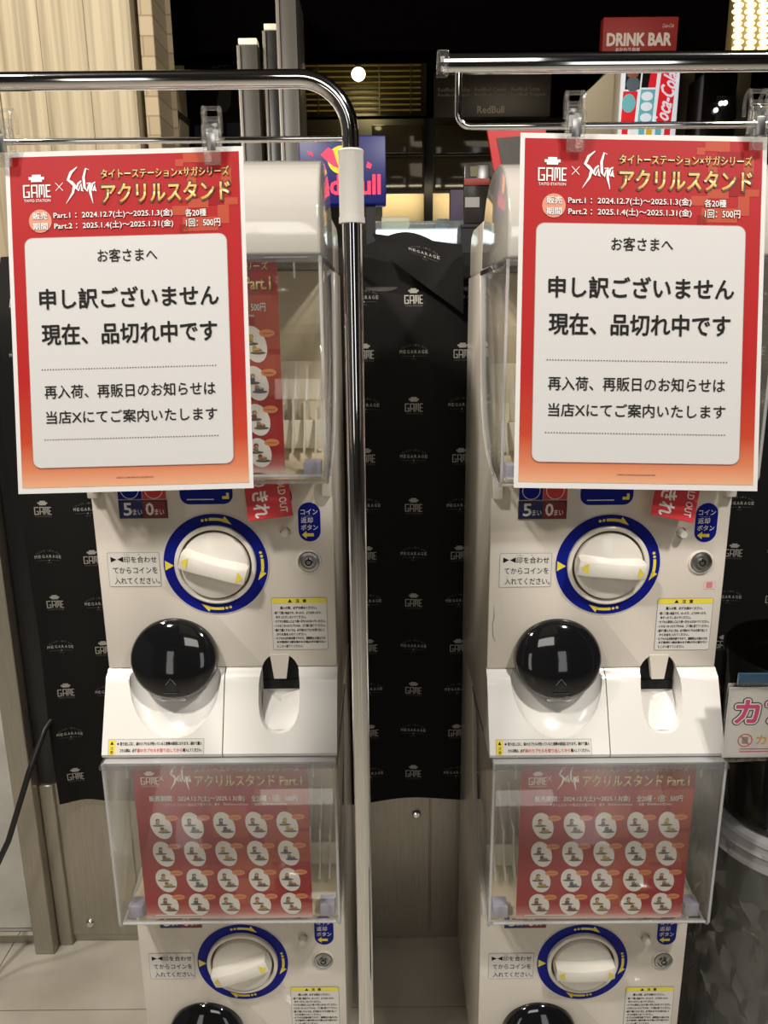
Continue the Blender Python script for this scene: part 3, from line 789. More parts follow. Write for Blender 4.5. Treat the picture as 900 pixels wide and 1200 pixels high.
    for sx in (-1, 1):
        b.box((sx * 0.1605, -0.0645, 0.3835), (sx * 0.1590, 0.164, 0.3905), RAILM, 0.001)
        b.box((sx * 0.128, -0.064, 0.366), (sx * 0.1255, -0.0590, 0.3835), CLEAREDGE, 0.0006)
    b.box((-0.1575, -0.0645, 0.3885), (0.1575, -0.044, 0.3903), CLEAREDGE, 0.0005)
    b.build('hood_rail', hood)
    # inner fittings
    b = MB(T0)
    b.box((-0.150, 0.150, 0.24), (0.150, 0.156, 0.386), INNER, 0.001); b.box((-0.148, 0.118, 0.205), (0.148, 0.124, 0.262), INNER, 0.001)
    b.prism([(-0.045, 0.128), (0.06, 0.150), (0.095, 0.172), (0.118, 0.206), (0.124, 0.206), (0.100, 0.168), (0.064, 0.147), (-0.045, 0.1255)], -0.150, 0.150, INNER)
    b.box((-0.150, 0.118, 0.200), (0.150, 0.152, 0.206), FIN, 0.001)
    tr = b.build('inner_tray', u, 30)
    for sx in (-1, 1):
        b = MB(T0)
        for k, (x, hgt) in enumerate(((0.094, 0.070), (0.109, 0.085), (0.124, 0.080), (0.139, 0.062))):
            xx = sx * x
            b.prism([(0.000, 0.150), (0.070, 0.172), (0.085, 0.180), (0.085, 0.178 + hgt), (0.055, 0.170 + hgt * 0.55), (0.030, 0.165 + hgt * 0.62), (0.020, 0.160 + hgt * 0.2)], xx - 0.0014, xx + 0.0014, FIN)
        b.box((sx * 0.084, 0.030, 0.152), (sx * 0.150, 0.034, 0.190), FIN, 0.001)
        b.build('capsule_guide', tr, 30)
        b = MB(T0); b.box((sx * 0.128, -0.052, 0.129), (sx * 0.150, -0.030, 0.149), LAV, 0.002)
        tag(b.build('hinge_block', tr), 'lavender grey block')
    return u

def add_top(u):
    b = MB(T0)
    pts = []
    for k in range(25):
        t = math.pi * k / 24; c, s = math.cos(t), math.sin(t)
        pts.append((0.049 - 0.119 * math.copysign(abs(c) ** 0.86, c), 0.3910 + 0.1175 * s ** 0.80))
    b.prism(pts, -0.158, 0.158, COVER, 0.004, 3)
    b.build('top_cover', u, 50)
    b = MB(T0)
    b.prism([(0.172, 0.389), (0.33, 0.389), (0.33, 0.435), (0.318, 0.452), (0.295, 0.460), (0.172, 0.460)], -0.157, 0.157, BODY, 0.004, 3)
    b.build('rear_cover', u, 50)
def add_plinth(u, base):
    b = MB(Matrix.Identity(4))
    b.box((-0.155, 0.02, -base + 0.02), (0.155, 0.32, 0.0), BODY, 0.004)
    b.build('plinth', u)
    for sx in (-1, 1):
        for y in (0.05, 0.29):
            b = MB(Matrix.Translation((sx * 0.12, y, -base))); b.lathe([(0.018, 0.0), (0.018, 0.012), (0.009, 0.018), (0.008, 0.032)], BLACK, 20); b.build('foot', u)

def copy_tree(o, parent=None):
    c = o.copy(); COL.objects.link(c)
    if parent: c.parent = parent
    for ch in o.children: copy_tree(ch, c)
    return c
def place(u, x, z, ang, label):
    u.location = (x, YP, z); u['label'] = label
    kn = [c for c in u.children if c.name.startswith('dial_knob')][0]
    # the knob turns about the dial axis through the dial centre
    A_ = Matrix.Translation((0, 0, KZ)) @ Matrix.Rotation(-math.radians(ang), 4, 'Y') @ Matrix.Translation((0, 0, -KZ))
    kn.matrix_local = A_
XL, XR = -0.2276, 0.3018
m_ul = make_unit()
m_ur = copy_tree(m_ul); m_ll = copy_tree(m_ul); m_lr = copy_tree(m_ul)
place(m_ul, XL, 0.968 - KZ, -16, 'upper white capsule machine beside the chrome pole, dial grip tilted down to the right')
place(m_ur, XR, 0.962 - KZ, -5, 'upper white capsule machine of the stack beside the recycling bin, dial almost level')
place(m_ll, XL + 0.001, 0.968 - KZ - 0.6512, 20, 'lower white capsule machine beside the chrome pole, dial grip tilted up to the right')
place(m_lr, XR + 0.001, 0.962 - KZ - 0.6512, 2, 'lower white capsule machine of the stack beside the recycling bin, dial level')
add_top(m_ul)
for ch in list(m_ul.children):
    if ch.name.startswith(('top_cover', 'rear_cover')): copy_tree(ch, m_ur)
add_plinth(m_ll, 0.968 - KZ - 0.6512); add_plinth(m_lr, 0.962 - KZ - 0.6512)
for u_, col_ in ():
    pass
# small pink inspection sticker on one machine only
b = MB(panel_frame(-0.0002, 0.1405, -0.030)); b.rrect(-0.008, -0.0062, 0.008, 0.0062, 0.001, mat('sticker_pale_pink', (0.72, 0.58, 0.52), 0.5), 1)
b.rect(-0.0042, -0.0042, 0.0038, 0.0042, mat('stamp_pink', (0.66, 0.22, 0.24), 0.5), 2)
tag(b.build('stamp_sticker', m_ur), 'tiny pink stamped sticker')
# scuff on the front of that machine
b = MB(panel_frame(-0.0002, -0.1525, -0.085)); b.stroke([(0.0, 0.028), (0.001, 0.012), (-0.001, 0.0), (0.0, -0.018), (0.004, -0.026)], [0.0004, 0.0012, 0.001, 0.0012, 0.0005], GREYINK, 1); b.build('scratch', m_ur)

# ------------------------------------------------------------------ display posters inside the hoods
def make_poster():
    b = MB()
    w, h = 0.238, 0.249
    b.box((-w / 2, 0, 0), (w / 2, 0.0006, h), PAPER)
    b.M = Matrix(((1, 0, 0, -w / 2), (0, 0, -1, -0.0001), (0, 1, 0, 0), (0, 0, 0, 1))) @ Matrix.Diagonal((w, h, 1, 1))
    p = MB()   # unit sheet, x right 0..1, y up 0..1
    p.LAYER = b.LAYER
    # build in metres, then shift
    b.M = Matrix(((1, 0, 0, -w / 2), (0, 0, -1, -0.0001), (0, 1, 0, 0), (0, 0, 0, 1)))
    b.rect(0, 0, w, h, POSTGRAD, 1, uv=True)
    def X(px): return (px - 611) / 204 * w
    def Y(py): return (1 - (py - 896) / 183) * h
    for (a, c, d, e, m) in ((716, 896, 815, 925, PIXELD), (752, 920, 815, 942, PIXEL), (700, 944, 742, 980, PIXEL), (742, 960, 790, 975, PIXEL), (760, 975, 815, 1010, PIXEL), (715, 990, 745, 1020, PIXEL), (745, 1000, 770, 1045, PIXEL), (722, 1030, 745, 1062, PIXEL), (790, 940, 815, 970, PIXEL), (770, 1015, 790, 1030, PIXEL)):
        b.rect(X(a), Y(d if d > 100 and False else e), X(d), Y(c), m, 2)
    game_logo(b, X(630.5), Y(914), X(641) - X(620), WHITE, None, 4)
    b.stroke([(X(641.5), Y(914)), (X(646.5), Y(908))], 0.0006, WHITE, 4); b.stroke([(X(641.5), Y(908)), (X(646.5), Y(914))], 0.0006, WHITE, 4)
    saga_logo(b, X(653), Y(925), X(679), Y(897), WHITE, 4)
    gold_text(b, 'タイトーステーション×サガシリーズ', X(683), Y(904.5), X(806), Y(898), 4, bold=0.015)
    gold_text(b, 'アクリルスタンド Part.1', X(683), Y(921), X(808), Y(908), 4, bold=0.025)
    white_text(b, '販売期間：2024.12.7(土)～2025.1.3(金)', X(628), Y(938.5), X(740), Y(931), 4, bold=0.012)
    white_text(b, '全20種・1回：500円', X(748), Y(938.5), X(802), Y(931), 4, bold=0.012)
    b.text('・アクリルスタンド組み立て後サイズ：最大　約W35mm×H35mm　・台座：約W39mm×D22mm', X(643), Y(943.3), X(790), Y(939.8), WHITE, 4)
    hair = [(0.05, 0.09, 0.20), (0.55, 0.38, 0.06), (0.12, 0.09, 0.07), (0.22, 0.06, 0.04), (0.08, 0.05, 0.03), (0.40, 0.24, 0.14), (0.20, 0.13, 0.08)]
    sh = mat('print_figure_shade', (0.10, 0.095, 0.10), 0.5)
    hm = [mat('print_figure_' + n, c, 0.5) for n, c in zip(('navy', 'ochre', 'umber', 'maroon', 'brown', 'tan', 'olive'), hair)]
    skin = mat('print_figure_skin', (0.62, 0.38, 0.26), 0.5)
    rnd = random.Random(3)
    for r, cy in enumerate((966, 999.5, 1031.5, 1061)):
        ry = (16, 15.5, 14.5, 13.5)[r]
        for c, cx in enumerate((639, 676.5, 714, 752, 789)):
            x, y = X(cx), Y(cy)
            b.ell(x, y, 0.0142, ry / 183 * h * 1.0, WHITE, 4, rot=math.radians(18), n=28)
            b.ell(x + 0.0155, y + 0.0125, 0.0092, 0.0046, ORANGE, 5, n=18)
            b.rect(x + 0.010, y + 0.0118, x + 0.021, y + 0.0129, mat('print_tag_ink', (0.35, 0.12, 0.03), 0.5), 6)
            k = rnd.randrange(7); k2 = rnd.randrange(7); j = rnd.uniform(-0.001, 0.001)
            b.ell(x - 0.0035, y + 0.0005, 0.0085, 0.0017, sh, 5, n=14)
            b.rrect(x - 0.0068, y + 0.001, x - 0.0018 + j, y + 0.0065, 0.0012, hm[k], 6, 3); b.ell(x - 0.0042 + j, y + 0.0088, 0.0030, 0.0030, hm[k2], 6, n=12); b.ell(x - 0.0036 + j, y + 0.0080, 0.0017, 0.0015, skin, 7, n=10)
            b.stroke([(x - 0.0075, y + 0.005), (x - 0.001, y + 0.0015)], 0.0010, sh, 7)
            b.ell(x + 0.004, y - 0.0100, 0.0092, 0.0018, sh, 5, n=14)
            b.rrect(x - 0.002, y - 0.0095, x + 0.0085, y - 0.0050, 0.0016, hm[k], 6, 3); b.ell(x + 0.0012 - j, y - 0.0042, 0.0028, 0.0026, hm[k2], 6, n=12); b.ell(x + 0.0055, y - 0.0055, 0.0022, 0.0013, skin, 7, n=10)
            b.stroke([(x + 0.0005, y - 0.0085), (x + 0.009, y - 0.0065)], 0.0009, sh, 7)
    b.rect(X(622), Y(1075), X(680), Y(1073.6), WHITE, 4); b.rect(X(622), Y(1078), X(700), Y(1077.2), WHITE, 4)
    return b.build('display_poster', None, 0)
po = make_poster()
def put_poster(o, u, label, dx=0.0):
    o.location = (u.location.x + dx, YP - 0.0628, u.location.z + KZ + 0.1382)
    tag(o, label, 'poster', 'red display posters inside the clear hoods')
put_poster(po, m_ul, 'red poster in the clear hood half covered by the sign beside the chrome pole', -0.012)
for u_, lab, dx in ((m_ur, 'red poster in the clear hood hidden by the sign under the DRINK BAR board', 0.0),
                (m_ll, 'red poster of twenty pictures in the lower hood of the stack beside the chrome pole', 0.0),
                (m_lr, 'red poster of twenty pictures in the lower hood of the stack beside the recycling bin', 0.0)):
    c = po.copy(); COL.objects.link(c); put_poster(c, u_, lab, dx)

# ------------------------------------------------------------------ SOLD OUT tags
def sold_tag(u, x, ang, label, lean):
    b = MB()
    w, h = 0.058, 0.052
    b.box((-w / 2, 0, -h), (w / 2, 0.0007, 0), TAGRED, 0.0002, 1)
    b.M = Matrix(((1, 0, 0, 0), (0, 0, -1, -0.0001), (0, 1, 0, 0), (0, 0, 0, 1)))
    b.rect(-w / 2 + 0.0008, -h + 0.0008, w / 2 - 0.0008, -0.0008, TAGRED, 1)
    r = -math.pi / 2
    def vt(s, cx, cy, L_, H_, bo): b.text(s, cx - L_ / 2, cy - H_ / 2, cx + L_ / 2, cy + H_ / 2, WHITE, 2, bold=bo, rot=r)
    vt('りきれ', -0.010, -0.024, 0.050, 0.020, 0.05)
    vt('SOLD OUT', 0.0185, -0.023, 0.046, 0.0095, 0.015)
    o = b.build('sold_out_tag', None, 0)
    o.location = (u.location.x + x, YP - 0.0195, u.location.z + KZ + 0.1215)
    o.rotation_euler = (math.radians(lean), math.radians(ang), 0)
    tag(o, label, 'tag', 'red sold out tags over the coin slots')
sold_tag(m_ul, 0.0755, -7, 'red SOLD OUT tag over the coin slot of the machine beside the chrome pole', -14)
sold_tag(m_ur, 0.0800, 12, 'red SOLD OUT tag over the coin slot of the machine beside the recycling bin', -14)

# ------------------------------------------------------------------ notice signs
def make_sign(name, TL, TR, BL, BR, label):
    TL, TR, BL, BR = map(Vector, (TL, TR, BL, BR))
    ax = ((TR - TL) + (BR - BL)).normalized(); ay = ((TL + TR) - (BL + BR)); ay = (ay - ax * ay.dot(ax)).normalized(); az = ax.cross(ay)
    c = (TL + TR + BL + BR) / 4
    w = ((TR - TL).length + (BR - BL).length) / 2; h = ((TL - BL).length + (TR - BR).length) / 2
    s = MB()
    s.box((-w / 2, -h / 2, -0.0005), (w / 2, h / 2, 0), PAPER)
    # the printed sheet: 210 x 297 units, y down
    kx, ky = w / 210, h / 297
    def X(a): return -w / 2 + a * kx
    def Y(a): return h / 2 - a * ky
    s.rect(X(3.9), Y(292), X(206.1), Y(4.4), REDGRAD, 1, uv=True)
    for (a, b_, d, e, m) in ((150, 10, 157, 16, PIXEL), (157, 4.4, 178, 13, PIXEL), (168, 13, 190, 22, PIXELD), (190, 18, 199, 34, PIXEL), (160, 44, 178, 52, PIXEL), (178, 34, 192, 50, PIXELD), (146, 50, 160, 58, PIXEL), (186, 50, 196, 66, PIXEL), (155, 60, 186, 72, PIXEL), (160, 22, 168, 34, PIXEL), (192, 44, 204, 50, PIXEL), (152, 66, 160, 74, PIXELD)):
        s.rect(X(a), Y(e), X(d), Y(b_), m, 2)
    game_logo(s, X(27.5), Y(34.2), 24.2 * kx, WHITE, None, 4)
    for q in (((44, 27.5), (50.5, 34.3)), ((44, 34.3), (50.5, 27.5))): s.stroke([(X(q[0][0]), Y(q[0][1])), (X(q[1][0]), Y(q[1][1]))], 0.0005, WHITE, 4)
    saga_logo(s, X(52.5), Y(46), X(80), Y(14.5), WHITE, 4)
    gold_text(s, 'タイトーステーション×サガシリーズ', X(84.5), Y(24.8), X(197), Y(17), 4, bold=0.02)
    gold_text(s, 'アクリルスタンド', X(85), Y(45.5), X(197), Y(29.7), 4, bold=0.03)
    s.ell(X(29.4), Y(60), 10 * kx, 10 * ky, mat('print_peach', (0.62, 0.24, 0.15), 0.5), 3, n=40)
    white_text(s, '販売', X(23), Y(58.6), X(36), Y(52.6), 4, bold=0.02); white_text(s, '期間', X(23), Y(67.6), X(36), Y(61.6), 4, bold=0.02)
    white_text(s, 'Part.1 ：2024.12.7(土)～2025.1.3(金)', X(41.5), Y(59.2), X(146.3), Y(52.3), 4, bold=0.012)
    white_text(s, 'Part.2 ：2025.1.4(土)～2025.1.31(金)', X(41.8), Y(68.4), X(146.6), Y(61.5), 4, bold=0.012)
    white_text(s, '各20種', X(157.5), Y(59.4), X(175.9), Y(53), 4, bold=0.012); white_text(s, '1回：500円', X(158), Y(68.3), X(188), Y(61.6), 4, bold=0.012)
    s.rrect(X(14.4), Y(275.2), X(193.6), Y(74.2), 7.5 * kx, mat('print_panel_edge', (0.42, 0.20, 0.18), 0.5), 3, 8)
    s.rrect(X(15.0), Y(274.6), X(193.0), Y(74.8), 7 * kx, mat('print_panel_white', (0.565, 0.557, 0.548), 0.55, spec=0.2), 4, 8)
    s.text('お客さまへ', X(79), Y(96.8), X(131.5), Y(85.6), INK, 6, bold=0.014)
    s.text('申し訳ございません', X(26.4), Y(136.4), X(184.4), Y(118.6), INK, 6, bold=0.035)
    s.text('現在、品切れ中です', X(27.2), Y(167.4), X(182), Y(149.6), INK, 6, bold=0.035)
    s.text('再入荷、再販日のお知らせは', X(27.6), Y(214.2), X(179), Y(202.6), INK, 6, bold=0.016)
    s.text('当店Xにてご案内いたします', X(28.1), Y(236.2), X(180), Y(225), INK, 6, bold=0.016)
    for y in (188.8, 250):
        for k in range(64):
            x = 26.3 + 153.5 * k / 63; s.ell(X(x), Y(y), 0.55 * kx, 0.55 * kx, INK, 6, n=6)
    s.text('©TAITO CORPORATION ©SQUARE ENIX', X(88.4), Y(285.6), X(121.7), Y(284), INK, 3)
    o = s.build(name, None, 0)
    o.matrix_world = Matrix(((ax.x, ay.x, az.x, c.x), (ax.y, ay.y, az.y, c.y), (ax.z, ay.z, az.z, c.z), (0, 0, 0, 1)))
    return tag(o, label, 'sign', 'red bordered sold out notices')
make_sign('notice_sign', (-0.3319, 0.735, 1.4324), (-0.1209, 0.735, 1.4376), (-0.3262, 0.67, 1.1401), (-0.1164, 0.67, 1.142), 'red bordered notice clipped to the rail that bends down into the chrome pole')
make_sign('notice_sign', (0.1194, 0.705, 1.4388), (0.3289, 0.705, 1.4343), (0.1094, 0.64, 1.148), (0.3168, 0.64, 1.1423), 'red bordered notice clipped to the rail below the DRINK BAR board')

# ------------------------------------------------------------------ chrome sign racks
YRL, YRR = 0.738, 0.708
lr = empty('sign_rack', (-0.025, YRL, 0), 'chrome sign rack whose bent bar turns down into a pole between the machines', 'rack', 'chrome sign racks')
def smooth_path(pts, n=8):
    P = [Vector(p) for p in pts]; out = []
    for i in range(len(P) - 1):
        a = P[max(i - 1, 0)]; b_ = P[i]; c = P[i + 1]; d = P[min(i + 2, len(P) - 1)]
        for k in range(n):
            t = k / n; out.append(0.5 * ((2 * b_) + (c - a) * t + (2 * a - 5 * b_ + 4 * c - d) * t * t + (3 * b_ - a - 3 * c + d) * t ** 3))
    out.append(P[-1]); return out
b = MB(); r = 0.044; zbar = 1.4905; xp = -0.0265 + 0.025
bend = [(xp - r + r * math.sin(math.radians(a)), 0, zbar - r + r * math.cos(math.radians(a))) for a in range(0, 91, 9)]
b.tube([(-0.75, 0, zbar)] + [(xp - r - 0.03, 0, zbar)] + bend + [(xp + 0.0003, 0, 1.40)], 0.0077, CHROME, 24); b.build('bar', lr)
b = MB(); b.tube([(-0.75, 0, 1.4425), (xp - 0.004, 0, 1.4425)], 0.0026, CHROME, 14); b.build('hanging_rod', lr)
b = MB(Matrix.Translation((xp, 0, 0))); b.lathe([(0.0095, 1.374), (0.0112, 1.3755), (0.0112, 1.430), (0.0118, 1.432), (0.0108, 1.4335), (0.0082, 1.4336)], SLEEVE, 32); b.lathe([(0.0118, 1.372), (0.0118, 1.377)], SLEEVE, 32)
tag(b.build('sleeve', lr), 'pale grey plastic locking sleeve')
b = MB(Matrix.Translation((xp, 0, 0))); b.lathe([(0.0089, 0.012), (0.0089, 1.3755)], CHROME, 32); b.build('pole', lr)
b = MB(); b.box((-0.16, -0.13, 0.0), (0.16, 0.10, 0.012), CHROME, 0.003); b.build('base', lr)
rr = empty('sign_rack', (0.62, YRR, 0), 'chrome sign rack whose bar ends in a clear cap below the dark menu board', 'rack', 'chrome sign racks')
zr = 1.4925; x0 = 0.0530 - 0.62
b = MB(); b.prism(arc(0, zr + 0.0018, 0.0062, 0, 180, 10) + arc(0, zr - 0.0018, 0.0062, 180, 360, 10), x0, 0.06, CHROME); b.build('bar', rr)
b = MB(); b.box((x0 - 0.006, -0.0068, zr - 0.009), (x0 + 0.004, 0.0068, zr + 0.009), CLIPM, 0.0015); tag(b.build('end_cap', rr), 'clear plastic end cap')
xu = 0.0655 - 0.62; zu = 1.4445; r = 0.011
pth = [(xu, 0, zr)] + [(xu, 0, zu + r)] + [(xu + r - r * math.cos(math.radians(a)), 0, zu + r - r * math.sin(math.radians(a))) for a in range(10, 91, 10)] + [(0.02, 0, zu)]
b = MB(); b.tube(pth, 0.0029, CHROME, 14); b.build('hanging_rod', rr)
b = MB(); b.lathe([(0.0089, 0.012), (0.0089, zr + 0.02)], CHROME, 32); b.build('pole', rr)
b = MB(); b.box((-0.12, -0.13, 0.0), (0.20, 0.10, 0.012), CHROME, 0.003); b.build('base', rr)

# ------------------------------------------------------------------ clear clips
CT = Matrix.Translation((0, 0, 0.0075))
def make_clip():
    e = empty('hook_clip', (0, 0, 0), 'x', 'clip', 'clear hook clips holding the signs')
    # origin at the rod; hook around it, body in front, jaws at the sheet below
    b = MB(CT)
    # hook: a C around the rod with an open loop above
    for sx in (-1, 1):
        b.tube(smooth_path([(sx * 0.0066, -0.0052, -0.010), (sx * 0.0068, -0.0056, 0.004), (sx * 0.0072, -0.004, 0.0155), (sx * 0.0066, 0.001, 0.0182), (sx * 0.0066, 0.0060, 0.012), (sx * 0.0062, 0.0062, 0.0)], 5), 0.0016, CLIPM, 10)
    b.tube([(-0.0072, -0.0038, 0.0170), (0.0072, -0.0038, 0.0170)], 0.0016, CLIPM, 10)
    b.tube([(-0.0068, -0.0058, 0.0085), (0.0068, -0.0058, 0.0085)], 0.0015, CLIPM, 10)
    b.box((-0.0068, -0.0085, -0.0045), (0.0068, -0.0050, 0.0065), CLIPM, 0.0012)
    hk = b.build('hook', e)
    b = MB(CT)
    b.box((-0.0076, -0.0120, -0.0300), (0.0076, -0.0098, 0.0035), CLIPM, 0.001); b.box((-0.0085, -0.0098, -0.0160), (-0.0064, -0.0045, 0.0020), CLIPM, 0.0006); b.box((0.0064, -0.0098, -0.0160), (0.0085, -0.0045, 0.0020), CLIPM, 0.0006)
    b.prism([(-0.0120, -0.0300), (-0.0120, -0.0180), (-0.0100, -0.0180), (-0.0100, -0.0300)], -0.0072, 0.0072, CLIPM)
    b.build('front_jaw', e)
    b = MB(CT); b.box((-0.0072, -0.0026, -0.0265), (0.0072, -0.0010, -0.0045), CLIPM, 0.0006); b.build('back_jaw', e)
    b = MB(CT); b.box((-0.0038, -0.0130, -0.0185), (0.0038, -0.0121, -0.0040), LOCKM, 0.0003); b.box((-0.0016, -0.0130, -0.0040), (0.0016, -0.0121, -0.0005), LOCKM); tag(b.build('spring', e), 'flat grey metal spring')
    # pads wider at the bottom
    b = MB(CT); b.M = CT @ Matrix(((1, 0, 0, 0), (0, 0, -1, -0.0121), (0, 1, 0, -0.0245), (0, 0, 0, 1))); b.lathe([(0.0080, 0.0), (0.0080, 0.0008), (0.007, 0.0016), (0.0, 0.0016)], CLIPM, 24, sx=0.95, sy=0.72); b.build('grip_pad', e)
    return e
cl = make_clip()
c2, c3, c4 = copy_tree(cl), copy_tree(cl), copy_tree(cl)
for c, px, py, Y, lab, rz in ((cl, 250, 163, YRL, 'clear hook clip at the corner of the pole side notice, next to the machine', 0.03), (c2, 9, 161, YRL, 'clear hook clip cut off at the frame edge in front of the beige panelling', -0.1),
                              (c3, 672, 147, YRR, 'clear hook clip on the rail just below the white drinks cooler', -0.02), (c4, 883, 149, YRR, 'clear hook clip on the rail in front of the black coffee machine', 0.05)):
    p = at(px, py, Y); c.location = (p.x, Y, 1.4425 if Y == YRL else zu); c.rotation_euler = (0, 0, rz); c['label'] = lab

# ------------------------------------------------------------------ capsule bin at the edge
bx, by = 0.645, 1.06
bn = empty('capsule_bin', (bx, by, 0), 'dark smoky drum for empty capsules standing beside the machine with a clear bag', 'bin')
zt_, zb_ = 0.80, 0.545
b = MB(); b.lathe([(0.115, zb_ + 0.004), (0.121, zb_), (0.124, zb_ + 0.012), (0.128, zt_), (0.124, zt_), (0.119, zb_ + 0.012)], SMOKE, 56); b.build('drum', bn)
b = MB(); b.lathe([(0.100, zb_ + 0.012), (0.116, zb_ + 0.014), (0.117, zb_ + 0.10), (0.10, zb_ + 0.11), (0.0, zb_ + 0.11)], BLACK, 48); b.build('inner_pail', bn)
b = MB(); b.lathe([(0.122, zb_ - 0.004), (0.134, zb_ - 0.006), (0.136, zb_ - 0.012), (0.130, zb_ - 0.018), (0.136, zb_ - 0.030), (0.130, zb_ - 0.036), (0.138, zb_ - 0.052), (0.126, zb_ - 0.058)], CLEAREDGE, 56); b.build('rim_flange', bn)
b = MB(); vs = []; fs = []; NR = 72; rows = 26; rg = random.Random(5)
ph = [rg.uniform(0, 6.28) for _ in range(8)]
for j in range(rows + 1):
    z = (zb_ - 0.03) * (1 - j / rows) + 0.004 * (j / rows)
    for k in range(NR):
        a = 2 * math.pi * k / NR
        rr_ = 0.137 + 0.010 * math.sin(j / rows * 3.14) + 0.006 * math.sin(7 * a + ph[0] + j * 0.5) + 0.005 * math.sin(13 * a + ph[1] - j * 0.9) + 0.004 * math.sin(23 * a + ph[2] + j * 1.3) + (0.012 * math.exp(-((j - 3.0) / 1.2) ** 2))
        vs.append((rr_ * math.cos(a), rr_ * math.sin(a), z + 0.006 * math.sin(5 * a + ph[3] + j)))
for j in range(rows):
    for k in range(NR): fs.append((j * NR + k, (j + 1) * NR + k, (j + 1) * NR + (k + 1) % NR, j * NR + (k + 1) % NR))
b.add([(x + rg.uniform(-0.004, 0.004), y + rg.uniform(-0.004, 0.004), z + rg.uniform(-0.006, 0.006)) for x, y, z in vs], fs, BAGM); b.build('clear_bag', bn, 25)
b = MB(); b.lathe([(0.105, 0.0), (0.11, 0.004), (0.118, zb_ - 0.05), (0.114, zb_ - 0.05), (0.10, 0.012), (0, 0.012)], mat('bin_grey', (0.07, 0.07, 0.068), 0.5), 48); b.build('stand', bn)
# sign pouch taped on the bin
sg = empty('pouch_sign', (0, 0, 0), 'white laminated sign with pink lettering taped to the dark bin', 'sign')
b = MB()
sx0, sz0 = 0.445, 0.735
pw, phh = 0.24, 0.103
p0 = at(846, 888, 0.915)
sg.location = (p0.x, 0.915, p0.z)
b.box((0, 0, 0), (pw, 0.0012, phh), PAPER, 0.0004, 1)
b.M = Matrix(((1, 0, 0, 0), (0, 0, -1, -0.0001), (0, 1, 0, 0), (0, 0, 0, 1)))
PINK = mat('print_pink', (0.62, 0.05, 0.22), 0.5)
b.text('カプセル', 0.0115, 0.052, 0.165, 0.086, INK, 1, bold=0.22); b.text('カプセル', 0.0115, 0.052, 0.165, 0.086, WHITE, 2, bold=0.15); b.text('カプセル', 0.0115, 0.052, 0.165, 0.086, PINK, 3, bold=0.06)
b.ring(0.028, 0.026, 0.0085, 0.0098, REDTXT, 1, n=28); b.stroke([(0.0215, 0.0325), (0.0345, 0.0195)], 0.0012, REDTXT, 2); b.rect(0.024, 0.021, 0.032, 0.031, GREYINK, 1)
b.text('カプセル', 0.043, 0.020, 0.110, 0.034, mat('print_amber', (0.75, 0.36, 0.04), 0.5), 1, bold=0.03)
b.rect(0.022, 0.0125, 0.20, 0.0138, PINK, 1); b.rect(0.022, 0.0085, 0.20, 0.0098, PINK, 1)
b.build('card', sg, 0)
b = MB(); vs = []; fs = []
for i in range(25):
    for j in range(9):
        u_, v_ = i / 24, j / 8
        vs.append((-0.004 + (pw + 0.008) * u_, -0.003 - 0.0015 * math.sin(u_ * 22 + v_ * 5) * math.sin(v_ * 9 + 1), -0.004 + (phh + 0.012) * v_))
for i in range(24):
    for j in range(8): q = i * 9 + j; fs.append((q, q + 9, q + 10, q + 1))
b.add(vs, fs, CLEAR); pv = b.build('plastic_sleeve', sg); 
md = pv.modifiers.new('thickness', 'SOLIDIFY'); md.thickness = 0.0005
b = MB(); b.box((0.01, -0.001, phh + 0.003), (pw, 0.003, phh + 0.020), mat('tape_blue', (0.03, 0.07, 0.12), 0.15), 0.0008); b.box((0.10, 0.0012, 0.02), (0.20, 0.0165, phh + 0.012), BLACK, 0.002)
tag(b.build('hanger', sg), 'dark blue glossy strip')

# ------------------------------------------------------------------ the bar behind
def slab(mb, px0, py0, px1, py1, Y, t, m, bev=0.0):
    a = at(px0, py1, Y); c = at(px1, py0, Y)
    mb.box((min(a.x, c.x), Y, a.z), (max(a.x, c.x), Y + t, c.z), m, bev)
    return a, c
def face(px0, py0, px1, py1, Y):
    """sheet frame over the rectangle, with its width and height"""
    a = at(px0, py1, Y); c = at(px1, py0, Y)
    return Matrix(((1, 0, 0, a.x), (0, 0, -1, Y - 0.0004), (0, 1, 0, a.z), (0, 0, 0, 1))), c.x - a.x, c.z - a.z
DARKW = mat('bar_dark', (0.022, 0.019, 0.015), 0.35)
DARKG = mat('bar_grey', (0.075, 0.065, 0.052), 0.4)
TAUPE = mat('panel_taupe', (0.085, 0.075, 0.062), 0.4)

# back cabinets
cb = empty('back_cabinet', (0.3, 3.25, 0), 'dark glazed back cabinet along the bar wall behind the blinds and menu board', 'cabinet')
b = MB(Matrix.Translation((-0.3, -3.25, 0))); slab(b, 345, 137, 692, 420, 3.45, 0.4, DARKW, 0.004)
a_ = at(345, 420, 3.45); c_ = at(692, 420, 3.45)
b.box((a_.x, 3.45, 0), (c_.x, 3.85, a_.z), DARKW)
b.build('carcass', cb)
for k, (p0_, p1_) in enumerate(((436, 495), (510, 602), (606, 690))):
    for (q0, q1) in ((146, 180), (184, 222)):
        b = MB(Matrix.Translation((-0.3, -3.25, 0))); slab(b, p0_, q0, p1_, q1, 3.435, 0.012, mat('bar_glass', (0.03, 0.026, 0.02), 0.1), 0.002); b.build('glass_door', cb)
b = MB(Matrix.Translation((-0.3, -3.25, 0))); slab(b, 436, 181, 690, 183, 3.43, 0.02, TAUPE); b.build('shelf_edge', cb)
